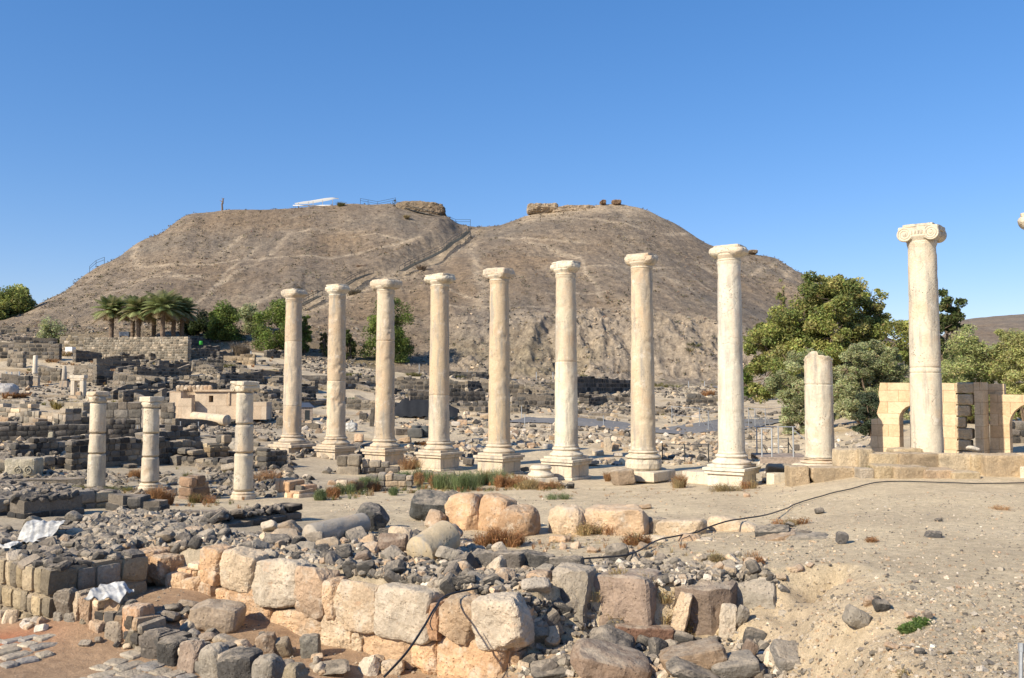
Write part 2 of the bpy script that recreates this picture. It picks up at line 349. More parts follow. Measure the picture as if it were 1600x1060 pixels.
def ground_mat(name, hill=False):
    m, n, l, b = mat(name); P = coords(n); c = attr(n)
    if hill:
        mp = n.new('ShaderNodeMapping'); mp.inputs['Scale'].default_value = (.5, .18, .9); mp.inputs['Rotation'].default_value = (0, 0, R(8)); l.new(P, mp.inputs[0])
        a = noise(n, l, P, .05, 6, .65); s = noise(n, l, mp.outputs[0], 1.2, 8, .75); f = noise(n, l, P, 1.6, 8, .85); v = noise(n, l, P, .35, 6, .7)
        c = mix(n, l, 1.0, c, ramp(n, l, a, .36, .64, (.84, .84, .86), (1.15, 1.12, 1.08)), 'MULTIPLY')
        c = mix(n, l, 1.0, c, ramp(n, l, s, .34, .66, (.66, .65, .66), (1.3, 1.28, 1.26)), 'MULTIPLY')
        c = mix(n, l, 1.0, c, ramp(n, l, f, .36, .66, (.55, .54, .55), (1.34, 1.33, 1.31)), 'MULTIPLY')
        c = mix(n, l, ramp(n, l, v, .56, .68, (0, 0, 0), (.4, .4, .4)), c, (.19, .135, .08))
        bump(n, l, b, [(v, .5), (s, .35), (f, .4)], st=1.0)
    else:
        a = noise(n, l, P, .6, 6, .6); s = noise(n, l, P, 6, 6, .7); f = noise(n, l, P, 45, 5, .75); v = noise(n, l, P, 160, 2, .7)
        vo = n.new('ShaderNodeTexVoronoi'); vo.inputs['Scale'].default_value = 30; l.new(P, vo.inputs['Vector'])
        peb = ramp(n, l, vo.outputs['Distance'], .16, .28, (1, 1, 1), (0, 0, 0)); hsv = n.new('ShaderNodeSeparateColor'); l.new(vo.outputs['Color'], hsv.inputs[0])
        pm = math_(n, l, 'MULTIPLY', peb, ramp(n, l, hsv.outputs[0], .62, .68))
        pc = ramp(n, l, hsv.outputs[1], .3, .5, (.16, .14, .125), (.62, .53, .42))
        c = mix(n, l, 1.0, c, ramp(n, l, a, .35, .65, (.86, .85, .85), (1.12, 1.12, 1.1)), 'MULTIPLY')
        c = mix(n, l, 1.0, c, ramp(n, l, s, .34, .66, (.78, .77, .76), (1.15, 1.15, 1.15)), 'MULTIPLY')
        c = mix(n, l, 1.0, c, ramp(n, l, f, .34, .66, (.76, .75, .74), (1.2, 1.2, 1.2)), 'MULTIPLY')
        c = mix(n, l, math_(n, l, 'MULTIPLY', pm, .7), c, pc)
        bump(n, l, b, [(s, .06), (f, .02), (pm, .012), (v, .004)], st=1.0)
    l.new(c, b.inputs['Base Color']); b.inputs['Roughness'].default_value = .95
    return m
M['ground'] = ground_mat('dry_ground'); M['hill'] = ground_mat('hill_ground', True)
def plain(name, col=None, rough=.6, metal=0, bs=None, sub=0, var=.15):
    m, n, l, b = mat(name); P = coords(n)
    c = attr(n) if col is None else None
    if c is None:
        c = mix(n, l, 1.0, col, ramp(n, l, noise(n, l, P, bs or 6, 5, .6), .3, .7, (1-var,)*3, (1+var,)*3), 'MULTIPLY')
    l.new(c, b.inputs['Base Color']); b.inputs['Roughness'].default_value = rough; b.inputs['Metallic'].default_value = metal
    bump(n, l, b, [(noise(n, l, P, bs or 20, 4, .6), .006)], st=.6)
    return m
M['metal'] = plain('galvanised_metal', (.42, .44, .45), .45, .6)
M['darkmetal'] = plain('dark_metal', (.05, .055, .055), .5, .4)
M['hose'] = plain('black_hose', (.02, .02, .022), .45)
M['cloth'] = plain('sheet_cloth', (.42, .41, .38), .85, bs=7, var=.45)
M['black_cloth'] = plain('black_cloth', (.018, .02, .024), .9, bs=4)
M['wood'] = plain('weathered_wood', (.30, .24, .19), .85, bs=12, var=.4)
M['bark'] = plain('bark', (.17, .125, .09), .95, bs=9, var=.4)
M['white'] = plain('white_paint', (.75, .75, .73), .6)
M['asphalt'] = plain('asphalt_road', (.17, .165, .16), .9, bs=3, var=.2)
def leaf_mat(name, tr=.25):
    m, n, l, b = mat(name); c = attr(n); l.new(c, b.inputs['Base Color']); b.inputs['Roughness'].default_value = .6
    o = [x for x in n if x.type == 'OUTPUT_MATERIAL'][0]; t = n.new('ShaderNodeBsdfTranslucent'); l.new(c, t.inputs[0])
    s = n.new('ShaderNodeMixShader'); s.inputs[0].default_value = tr*1.4; l.new(b.outputs[0], s.inputs[1]); l.new(t.outputs[0], s.inputs[2]); l.new(s.outputs[0], o.inputs[0])
    return m
M['sail'] = leaf_mat('sail_fabric', .7); M['leaf'] = leaf_mat('foliage'); M['dry'] = leaf_mat('dry_grass', .3)
def ashlar_mat(name, base, bw=.75, bh=.42):
    m, n, l, b = mat(name); P = coords(n)
    # blocks laid out on the wall's own x and z
    sp = n.new('ShaderNodeSeparateXYZ'); l.new(P, sp.inputs[0]); cb = n.new('ShaderNodeCombineXYZ')
    l.new(math_(n, l, 'ADD', sp.outputs[0], sp.outputs[1]), cb.inputs[0]); l.new(sp.outputs[2], cb.inputs[1])
    br = n.new('ShaderNodeTexBrick'); l.new(cb.outputs[0], br.inputs[0]); br.inputs['Scale'].default_value = 1
    br.inputs['Brick Width'].default_value = bw; br.inputs['Row Height'].default_value = bh; br.inputs['Mortar Size'].default_value = .007; br.inputs['Mortar Smooth'].default_value = .3
    br.inputs['Color1'].default_value = (*base, 1); br.inputs['Color2'].default_value = (base[0]*.86, base[1]*.78, base[2]*.70, 1); br.inputs['Mortar'].default_value = (base[0]*.62, base[1]*.5, base[2]*.42, 1)
    c = br.outputs[0]; a = noise(n, l, P, 1.6, 6, .65); f = noise(n, l, P, 14, 6, .7)
    c = mix(n, l, 1.0, c, ramp(n, l, a, .3, .7, (.78, .76, .73), (1.15, 1.13, 1.1)), 'MULTIPLY')
    c = mix(n, l, 1.0, c, ramp(n, l, f, .3, .7, (.82, .81, .8), (1.14, 1.14, 1.14)), 'MULTIPLY')
    l.new(c, b.inputs['Base Color']); iv = math_(n, l, 'SUBTRACT', 1.0, br.outputs['Fac'])
    bump(n, l, b, [(iv, .012), (a, .03), (f, .015)], st=.8)
    return m
M['ashlar'] = ashlar_mat('pale_ashlar', (.64, .52, .35)); M['ashlar_pink'] = ashlar_mat('pink_ashlar', (.58, .48, .36), 1.4, .9)
# ------------------------------------------------------------------ ground and hill
def lum(a, b, t): return np.asarray(a)[None, :]*(1-t[:, None])+np.asarray(b)[None, :]*t[:, None]
def grid(name, us, ys, mat_, colf, kind='structure', dz=0.0):
    U, Yv = np.meshgrid(us, ys, indexing='ij'); X = (U*Yv).ravel(); Y = Yv.ravel(); z = T(X, Y)+dz
    nu, ny = len(us), len(ys); i = np.arange(nu-1)[:, None]*ny+np.arange(ny-1)[None, :]; i = i.ravel()
    Fq = np.stack([i, i+ny, i+ny+1, i+1], 1)
    mb = MB(); mb.add(np.stack([X, Y, z], 1), Fq, colf(X, Y, z)); return tag(mb.build(name, mat_, smooth=True), kind=kind)
us = np.concatenate([np.linspace(-1.5, -.66, 50)[:-1], np.linspace(-.66, .66, 700), np.linspace(.66, 1.5, 50)[1:]])
yn = np.concatenate([np.exp(np.linspace(math.log(3), math.log(45), 330))[:-1], np.exp(np.linspace(math.log(45), math.log(122), 150))])
yh = np.concatenate([np.linspace(122, 158, 130)[:-1], np.linspace(158, 245, 300)[:-1], np.linspace(245, 700, 50)])
SAND, DIRT, BROWN, GREYD, TAN = (.60, .49, .325), (.52, .40, .26), (.40, .265, .16), (.42, .355, .26), (.63, .52, .36)
def near_col(X, Y, z):
    c = np.tile(np.array(SAND), (len(X), 1)); n = n2(X, Y, 3, o=4, seed=50)
    u = X/Y*F_PX+800
    def bl(t, col):
        nonlocal c
        t = np.clip(t, 0, 1)[:, None]; c = c*(1-t)+np.asarray(col)[None, :]*t
    bl(sst(.1, .5, n)*.5, TAN)
    bl(sst(780, 500, u)*sst(24, 21, Y)*.8, GREYD)                     # rubble plateau
    bl(sst(640, 480, u)*sst(27, 34, Y)*sst(110, 80, Y)*.75, GREYD)
    bl(sst(44, 60, Y)*(.35+.5*sst(-.2, .4, n)), (.46, .38, .27))
    s = pit_sd(X, Y); pit = sst(-.1, .15, s)
    bl(pit*sst(2.0, 0, X)*.95, BROWN); bl(pit*sst(1.5, 3, X)*.5, DIRT)
    red = np.exp(-(((X+8.6)/1.1)**2+((Y-14.4)/.7)**2)); bl(red*1.3*pit, (.42, .17, .085))
    # yellow-brown dry growth patches in mid field
    bl(sst(.15, .45, n2(X, Y, 4, o=4, seed=61))*sst(46, 60, Y)*.6, (.33, .22, .10))
    bl(sst(.3, .5, n2(X, Y, 6, o=4, seed=64))*sst(70, 90, Y)*.5, (.22, .20, .08))
    return c
ground = grid('ground', us, yn, M['ground'], near_col)
HPATHS = [[(20, 500), (120, 480), (190, 455), (260, 425), (310, 440)], [(160, 413), (215, 418), (280, 416), (330, 413), (385, 405), (430, 402), (470, 400), (520, 400), (590, 388), (655, 375)],
 [(190, 442), (260, 433), (320, 430)], [(310, 470), (350, 430), (385, 400), (400, 385)], [(330, 450), (390, 415), (455, 365), (500, 360)], [(344, 392), (380, 366)],
 [(545, 367), (590, 366), (640, 378)], [(780, 372), (870, 378), (910, 380)], [(820, 375), (870, 398), (900, 408)], [(905, 405), (920, 430), (935, 460), (945, 470)], [(965, 465), (985, 490)],
 [(1045, 435), (1080, 455)], [(1075, 430), (1110, 455), (1130, 465)], [(1040, 367), (1080, 368)], [(1090, 408), (1115, 428)], [(700, 480), (770, 479)], [(800, 480), (860, 475)], [(980, 345), (988, 330)],
 [(1150, 505), (1180, 530)], [(1165, 430), (1215, 410), (1225, 405)], [(1230, 435), (1250, 415), (1253, 415)], [(560, 450), (640, 432), (700, 400), (735, 375)], [(470, 480), (530, 465), (590, 442), (630, 430)],
 [(735, 375), (745, 430), (755, 480)], [(640, 430), (740, 470)], [(850, 340), (1000, 360)], [(60, 480), (140, 440), (150, 430)], [(860, 460), (950, 458)], [(880, 425), (1000, 420), (1080, 425)], [(300, 510), (420, 470)]]
HW = []
for p in HPATHS:
    HW.append([tuple(hit(a, b, 60))[:2] for a, b in p])
def hill_col(X, Y, z):
    u = X/Y*F_PX+800; n = n2(X, Y, 20, o=5, seed=70); n1 = n2(X, Y, 5, o=4, seed=72)
    c = np.tile(np.array((.265, .215, .155)), (len(X), 1))
    def bl(t, col):
        nonlocal c
        t = np.clip(t, 0, 1)[:, None]; c = c*(1-t)+np.asarray(col)[None, :]*t
    bl(sst(0, .5, n)*.7, (.27, .20, .125)); bl(sst(0, -.5, n)*.7, (.22, .195, .155)); bl(sst(.1, .5, n1)*.5, (.34, .285, .205))
    bl(sst(640, 780, u)*sst(155, 143, Y)*.9, (.42, .355, .265)); bl(sst(560, 300, u)*sst(165, 150, Y)*sst(60, 120, u)*.8, (.37, .29, .19))
    bl(sst(200, 120, u)*.5, (.34, .275, .19)); bl(sst(.0, .45, n2(X, Y, 7, o=4, seed=75))*sst(150, 128, Y)*.5, (.24, .20, .09))
    bl(sst(800, 830, u)*sst(1060, 980, u)*sst(216, 226, Y)*.9, (.46, .375, .26))
    for k, p in enumerate(HW):
        d = poly_d(X+n2(X, Y, 9, o=2, seed=80)*1.0, Y+n2(X, Y, 9, o=2, seed=81)*1.5, p); ww = .45+.3*((k*37) % 3)
        bl(np.exp(-(d/ww)**2)*(.8+.3*n1), (.46, .38, .27))
    dg = poly_d(X, Y, GULLY); bl(np.exp(-(dg/3.2)**2)*.8, (.42, .35, .25))
    return c
hill = grid('hill', np.concatenate([np.linspace(-1.5, -.62, 30)[:-1], np.linspace(-.62, .62, 1150), np.linspace(.62, 1.5, 30)[1:]]), yh, M['hill'], hill_col)
mb = MB(); a = np.linspace(0, 2*math.pi, 65)[:-1]; rr = [0.01, 40, 400, 6000]
V = np.concatenate([np.stack([np.cos(a)*r, np.sin(a)*r, np.full(64, -1.4)], 1) for r in rr]); Fq = [[i*64+j, i*64+(j+1) % 64, (i+1)*64+(j+1) % 64, (i+1)*64+j] for i in range(3) for j in range(64)]
Fq = np.array(Fq)[:, ::-1]; mb.add(V, Fq, (.36, .29, .2)); tag(mb.build('plain', M['ground']), kind='structure')
# ------------------------------------------------------------------ columns
RD1 = math.atan2(-.59, .81); D1 = Vector((.809, -.588)); D2 = Vector((.588, .809))
def lathe(prof, seg=64, chip=.0, seed=0, rough=.0, caps=True, ns=3.0, wear=None):
    """prof: list of (r, z); returns verts and quads"""
    a = np.linspace(0, 2*math.pi, seg+1)[:-1]; pr = np.array(prof, float); n = len(pr)
    rr = pr[:, 0][:, None]*np.ones(seg)[None, :]; V = np.stack([rr*np.cos(a), rr*np.sin(a), pr[:, 1][:, None]*np.ones(seg)], -1).reshape(-1, 3)
    if rough or chip:
        N = fbm(V*ns+seed*7.7, 4, seed); k = rough*N
        if chip: k = k-chip*np.maximum(0, fbm(V*ns*.8+seed*3.1+50, 3, seed+4)-.12)*3
        if wear is not None: k = k*np.repeat(wear, seg)
        nr = np.hypot(V[:, 0], V[:, 1])+1e-6; V[:, :2] *= (1+k/nr)[:, None]
    i = np.arange(n-1)[:, None]*seg; j = np.arange(seg)[None, :]; jn = (j+1) % seg
    Fq = np.stack([i+j, i+jn, i+seg+jn, i+seg+j], -1).reshape(-1, 4); fs = [Fq]
    if caps:
        t = len(V); V = np.concatenate([V, [[0, 0, pr[0, 1]], [0, 0, pr[-1, 1]]]]); j = np.arange(seg); jn = (j+1) % seg
        fs.append(np.concatenate([np.stack([jn, j, np.full(seg, t)], 1), np.stack([(n-1)*seg+j, (n-1)*seg+jn, np.full(seg, t+1)], 1)]))
    return V, fs
def slab(dx, dy, z0, z1, n=10, seed=0, p=26, rough=.008, cuts=3, cut=(.9, .98)):
    V, Fq = stone(np.random.default_rng(seed), (dx, dy, z1-z0), n, p, cuts, cut, rough, 1.5); V = V+np.array([0, 0, (z0+z1)/2]); return V, Fq
def shaft_prof(r0, r1, z0, z1, joints, step=.09):
    zs = list(np.arange(z0, z1, step))+[z1]; P = []
    for z in zs:
        t = (z-z0)/(z1-z0); r = r0+(r1-r0)*(t**1.25)
        if z-z0 < .12: r += .045*(1-(z-z0)/.12)**2
        if z1-z < .16: r += .03*(1 if z1-z < .09 else 0)
        P.append((r, z))
    for jz in joints:
        t = (jz-z0)/(z1-z0); r = r0+(r1-r0)*(t**1.25); P = [q for q in P if abs(q[1]-jz) > .03]
        P += [(r, jz-.022), (r-.022, jz-.004), (r-.022, jz+.004), (r-.002, jz+.022)]
    return sorted(P, key=lambda q: q[1])
def base_prof(r, z0, z1, worn=0):
    h = z1-z0; P = []
    def torus(za, zb, rc, b):
        for k in range(9):
            t = math.pi*(k/8-.5); P.append((rc+b*math.cos(t), (za+zb)/2+(zb-za)/2*math.sin(t)))
    torus(z0, z0+.36*h, r*1.26, .075); P.append((r*1.25, z0+.39*h))
    for k in range(5): t = k/4; P.append((r*(1.25-.12*math.sin(t*math.pi/2))-.02, z0+h*(.42+.2*t)))
    P.append((r*1.14, z0+.66*h)); torus(z0+.68*h, z0+.9*h, r*1.09, .05); P.append((r*1.08, z0+.93*h)); P.append((r*1.05, z1)); return P
def spiral(r0, turns=2.6, n=90, tube=.014, hand=1):
    """raised spiral band in the xz plane"""
    V = []; m = 6
    for i in range(n):
        t = i/(n-1); a = hand*(t*turns*2*math.pi+math.pi*.5); r = r0*(1-.86*t); cx, cz = r*math.cos(a), r*math.sin(a); er = np.array([math.cos(a), 0, math.sin(a)])
        for k in range(m):
            b = 2*math.pi*k/m; V.append(np.array([cx, 0, cz])+(er*math.cos(b)+np.array([0, 1, 0])*math.sin(b))*tube*(1-.3*t))
    V = np.array(V); F = [[i*m+k, i*m+(k+1) % m, (i+1)*m+(k+1) % m, (i+1)*m+k] for i in range(n-1) for k in range(m)]
    return V, np.array(F)
def capital(root, zb, w, dp, h, r, seed, style, mt):
    rr = np.random.default_rng(seed); mb = MB(); tint = pick(rr, MARB, .04)
    V, f = lathe([(r, zb), (r+.03, zb+.02), (r+.035, zb+.05), (r+.01, zb+.07), (r+.02, zb+.10), (r+.11, zb+.2), (r+.13, zb+.26)], 48, .01, seed, .006); mb.add(V, f, tint)
    c = mb.build('capital', mt, root, smooth=True)
    if style == 'ionic':
        b = MB(); V, f = slab(w*.98, dp, zb+h*.60, zb+h*.90, 14, seed, 18, .02); b.add(V, f, tint); V, f = slab(w*.74, dp*1.03, zb+h*.86, zb+h, 12, seed+1, 16, .03, 4, (.82, .95)); b.add(V, f, tint)
        V, f = slab(w*.62, dp*.98, zb+h*.22, zb+h*.66, 12, seed+2, 14, .02); b.add(V, f, tint)
        for sx in (-1, 1):
            rv = h*.40; V, f = lathe([(rv*.2, -dp*.51), (rv*.95, -dp*.51), (rv, -dp*.48), (rv*.93, -dp*.3), (rv*.72, -.06), (rv*.72, .06), (rv*.93, dp*.3), (rv, dp*.48), (rv*.95, dp*.51), (rv*.2, dp*.51)], 36, .015, seed+sx, .012)
            V = V[:, [0, 2, 1]]*np.array([1, 1, -1])+np.array([sx*(w/2-rv*.96), 0, zb+h*.5]); b.add(V, f, tint)
        b.build('abacus', mt, c, smooth=False)
        for sx in (-1, 1):
            for sy in (-1, 1):
                b = MB(); rv = h*.40
                V, f = spiral(rv*.9, hand=sx); b.add(V+np.array([sx*(w/2-rv*.96), sy*dp*.515, zb+h*.5]), f, tint)
                V, f = stone(rr, (.12, .05, .12), 4, 3, 0); b.add(V+np.array([sx*(w/2-rv*.96), sy*dp*.505, zb+h*.5]), f, tint)
                b.build('volute', mt, c, smooth=True)
        b = MB()
        for k in range(-2, 3):
            V, f = stone(rr, (.085, .06, .17), 6, 3, 0); b.add(V+np.array([k*.105, -dp*.5, zb+h*.55]), f, tint)
        b.build('leaf_carving', mt, c, smooth=True)
    else:
        b = MB(); V, f = stone(rr, (w, dp, h*.74), 24, {'worn': 3.4, 'slab': 7, 'broken': 5}[style], {'worn': 5, 'slab': 5, 'broken': 9}[style], (.66, .9), .055, 1.2, .02)
        V[:, 0] *= 1-.10*sst(0, -h*.28, V[:, 2]); V[:, 1] *= 1-.12*sst(0, -h*.28, V[:, 2])
        b.add(V+np.array([0, 0, zb+h*.58]), f, tint)
        V, f = stone(rr, (w*.84, dp*.84, h*.2), 10, 10, 5, (.7, .9), .05, 1.2, .01); b.add(V+np.array([0, 0, zb+h*.91]), f, tint)
        b.build('abacus', mt, c, smooth=False)
    return c
cols = [  # centre px at shaft foot, px at top, joints, capital style, label
 (456, 453, [2.6, 6.0], 'broken', 'tall cream column farthest left in the colonnade, beside the dark stone pier'),
 (524.5, 521, [3.9], 'worn', 'tall cream column with dark pitted patch low on its shaft, second from the left'),
 (601, 598, [5.8], 'slab', 'tall orange-pitted column with a green bush behind its upper shaft'),
 (686, 683, [3.2], 'worn', 'tall column with the black tent behind it and pinkish lower shaft'),
 (780, 776, [], 'slab', 'tall column with square flat capital and long cracks, just left of picture centre'),
 (885, 881, [4.6], 'worn', 'tall column two-toned halfway up, on a high stained pedestal beside the loose column base'),
 (1005, 1001, [], 'broken', 'tall column with oval stains, standing on a rough round base without pedestal'),
 (1143, 1138, [], 'worn', 'tall bright column with large rounded capital on a clean white moulded pedestal')]
def sub_labels(o, **k): return o
for k, (px, pxt, joints, style, lab) in enumerate(cols):
    Y = 47.4-2.03*k; p = at(px, 700, Y); x = p.x; root = empty('marble_column', (x, Y, 0), RD1, label=lab, cat='column', group='tall marble columns of the colonnade')
    rr = np.random.default_rng(100+k); tint = np.array([(.53, .43, .31), (.52, .42, .295), (.54, .44, .31), (.54, .455, .33), (.53, .45, .33), (.60, .54, .42), (.58, .50, .37), (.62, .56, .44)][k]); mt = M['marble_white'] if k == 7 else M['marble']
    zt, zs = 8.2, 1.1
    mb = MB(); V, f = lathe(shaft_prof(.485, .415, zs, zt, joints, .055), 80, [.02, .035, .03, .018, .026, .018, .026, .018][k], 200+k, .010)
    bands = [zs]+sorted(joints)+[zt+1]; bi = np.searchsorted(bands, V[:, 2]+.25*n2(V[:, 0]*2, V[:, 2]*0, 1, seed=k)*(0 if k in (5, 7) else .0)); tc = np.array([tint*q_ for q_ in [(1, 1, 1), (.95, .86, .74), (1.12, 1.12, 1.1), (.9, .85, .78)]])[(bi+k) % 4]; dk = sst(.18, .4, fbm(V*[1.5, 1.5, .45]+k*9.1, 4, 60+k))[:, None]*.65
    mb.add(V, f, tc*(1-dk)+np.array([.30, .26, .21])*dk); mb.build('shaft', mt, root, smooth=True)
    mb = MB()
    if k == 6:
        V, f = lathe(base_prof(.5, .78, 1.1), 64, .02, 5, .008); mb.add(V, f, tint); V, f = lathe([(.62, .33), (.70, .42), (.72, .6), (.66, .76), (.6, .78)], 48, .05, 9, .04); mb.add(V, f, tint)
    else:
        V, f = lathe(base_prof(.5, .72, 1.1), 64, .03 if k != 7 else .004, 300+k, .008); mb.add(V, f, tint)
        V, f = slab(1.38, 1.38, .62, .725, 12, 310+k); mb.add(V, f, tint)
    mb.build('base', mt, root, smooth=(k == 7))
    ped = MB(); zg = Tz(x, Y)-.3
    if k == 6:
        V, f = slab(1.9, 1.9, -.05, .33, 14, 6); ped.add(V, f, tint)
    elif k == 0:
        V, f = slab(1.9, 1.7, .46, .62, 12, 4); ped.add(V, f, tint); V, f = slab(1.5, .8, zg, .458, 12, 5); ped.add(V+np.array([-.02, -.42, 0]), f, tint); V, f = slab(1.5, .8, zg, .458, 12, 7); ped.add(V+np.array([0, .40, 0]), f, tint)
    else:
        V, f = slab(1.66, 1.66, .50, .62, 14, 320+k); ped.add(V, f, tint); V, f = slab(1.54, 1.54, .38, .50, 12, 330+k); ped.add(V, f, tint)
        V, f = slab(1.36, 1.36, -.12, .40, 16, 340+k, 30, .012, 4, (.9, .98)); ped.add(V, f, tint*(1.05 if k == 7 else .95)); V, f = slab(1.56, 1.56, zg, -.10, 12, 350+k); ped.add(V, f, tint)
    ped.build('pedestal', mt, root)
    capital(root, 8.2, [1.26, 1.18, 1.36, 1.42, 1.20, 1.24, 1.22, 1.36][k], [1.0, .94, 1.05, 1.10, 1.0, 1.0, .98, 1.1][k], .58, .41, 400+k, style, mt)
# broken column and the two right-hand columns
Y = 31.2; x = at(1281, 700, Y).x; root = empty('broken_column', (x, Y, 0), RD1, label='broken column shaft without capital, jagged at the top, beside the wooden walkway', cat='column')
V, f = lathe([q for q in shaft_prof(.49, .455, 1.1, 4.72, [3.62], .06)], 80, .03, 77, .01)
top = V[:, 2] > 4.3; V[top, 2] -= np.maximum(0, (V[top, 2]-4.3))*np.clip(.2+.7*fbm(V[top]*[2.2, 2.2, 0]+3, 3, 8)+.35*(V[top, 0] > .15), -.1, .6)
mb = MB(); mb.add(V, f, MARB[1]); mb.build('shaft', M['marble'], root, smooth=True)
mb = MB(); V, f = lathe(base_prof(.48, .92, 1.1), 48, .05, 6, .03); mb.add(V, f, ORNG[3]); V, f = slab(1.6, 1.5, .62, .92, 14, 61, 9, .03, 5, (.8, .95)); mb.add(V, f, MARB[0]); mb.build('base', M['marble'], root)
Y = 29.1; x = at(1449, 700, Y).x; root = empty('marble_column', (x, Y, 0), RD1-.06, label='tall column with the best preserved scroll capital, standing behind the low ashlar wall', cat='column', group='tall marble columns of the colonnade')
mb = MB(); V, f = lathe(shaft_prof(.49, .43, 1.15, 8.2, [4.15, 3.98]), 80, .012, 88, .006); mb.add(V, f, MARB[1]); mb.build('shaft', M['marble'], root, smooth=True)
mb = MB(); V, f = slab(1.5, 1.5, .8, 1.15, 12, 62); mb.add(V, f, MARB[0]); mb.build('base', M['marble'], root)
capital(root, 8.18, 1.28, .98, .62, .43, 441, 'ionic', M['marble'])
Y = 27.0; x = at(1641, 700, Y).x; root = empty('marble_column', (x, Y, 0), RD1, label='column at the right edge of the picture, only the tip of its capital showing', cat='column', group='tall marble columns of the colonnade')
mb = MB(); V, f = lathe(shaft_prof(.49, .43, 1.15, 8.2, []), 64, .012, 89, .006); mb.add(V, f, MARB[1]); mb.build('shaft', M['marble'], root, smooth=True)
mb = MB(); V, f = slab(1.5, 1.5, .7, 1.15, 12, 63); mb.add(V, f, MARB[0]); mb.build('base', M['marble'], root); capital(root, 8.18, 1.3, 1.0, .62, .43, 442, 'worn', M['marble'])
# the three short columns on the left, each of three drums
for k, (px, py, topy, capy, js, wpx, cw, lab) in enumerate([
    (150, 764, 612, 629, (677, 708), 26.5, .66, 'short three-drum column with broken volute capital, leftmost of the three short ones'),
    (234, 767, 620, 637, (677, 713), 26.5, .70, 'short three-drum column with square worn capital, dry orange bush at its foot'),
    (380, 780, 596, 613, (663, 707), 29.5, .72, 'short deeply pitted column with scroll capital, tallest of the three short ones')]):
    b = hit(px, py); Y = b.y; zz = lambda q: zpy(Y, q); root = empty('short_column', (b.x, Y, b.z), RD1, label=lab, cat='column', group='short limestone columns')
    rr = np.random.default_rng(500+k); r0 = wpx/F_PX*Y/2; z0 = zz(py-(14 if k else 3))-b.z; zc = zz(capy)-b.z; J = [zz(q)-b.z for q in js]; bounds = [z0, J[1], J[0], zc]
    for i in range(3):
        za, zb = bounds[i]+.008, bounds[i+1]-.008; ra = r0*(1-.05*i); P = [(ra-.03, za), (ra-.004, za+.03)]+[(ra*(1-.035*t), za+.03+(zb-za-.06)*t) for t in np.linspace(0, 1, 18)]+[(ra*.96-.004, zb-.03), (ra*.95-.03, zb)]
        V, f = lathe(P, 56, [.02, .02, .035][k], 510+k*5+i, .012); mb = MB(); mb.add(V, f, pick(rr, MARB, .1)*.92); mb.build('drum', M['marble'], root, smooth=True, rot=0)
    mb = MB(); V, f = lathe([(r0*1.3, -.25), (r0*1.28, z0*.45), (r0*1.15, z0*.6), (r0*1.2, z0*.8), (r0*1.03, z0)], 40, .04, 530+k, .03); mb.add(V, f, MARB[0]); mb.build('base', M['marble'], root)
    hh = zz(topy)-zz(capy); cp = MB(); V, f = lathe([(r0*.92, zc), (r0*.98, zc+.04), (r0*1.1, zc+hh*.5)], 40, .02, 5, .01); cp.add(V, f, MARB[0]*np.ones(3)); c = cp.build('capital', M['marble'], root, smooth=True)
    ab = MB()
    if k == 1:
        V, f = stone(rr, (cw*.95, cw*.8, hh*.5), 12, 14, 4, (.8, .95), .03); ab.add(V+np.array([0, 0, zc+hh*.76]), f, MARB[0]); V, f = stone(rr, (cw*.85, cw*.75, hh*.45), 10, 4, 5, (.7, .9), .06); ab.add(V+np.array([0, 0, zc+hh*.35]), f, MARB[0])
    else:
        V, f = stone(rr, (cw, cw*.9, hh*.42), 12, 12, 7, (.72, .95), .05); ab.add(V+np.array([0, 0, zc+hh*.80]), f, MARB[0])
        V, f = stone(rr, (cw*.8, cw*.75, hh*.7), 10, 4, 5, (.7, .9), .06); ab.add(V+np.array([0, 0, zc+hh*.45]), f, MARB[0])
        for sx in (-1, 1):
            rv = hh*.36*(1 if sx < 0 or k == 2 else .7); V, f = lathe([(.03, -cw*.42), (rv*.93, -cw*.42), (rv, -cw*.38), (rv*.75, 0), (rv, cw*.38), (rv*.93, cw*.42), (.03, cw*.42)], 28, .03, k, .03)
            V = V[:, [0, 2, 1]]*np.array([1, 1, -1])+np.array([sx*(cw/2-rv), 0, zc+hh*.42]); ab.add(V, f, MARB[0])
        for sx in (-1, 1):
            V, f = spiral(hh*.3, 2, 50, .012, sx); vb = MB(); vb.add(V+np.array([sx*(cw/2-hh*.34), -cw*.425, zc+hh*.42]), f, MARB[0]); vb.build('volute', M['marble'], c, smooth=True)
    ab.build('abacus', M['marble'], c)
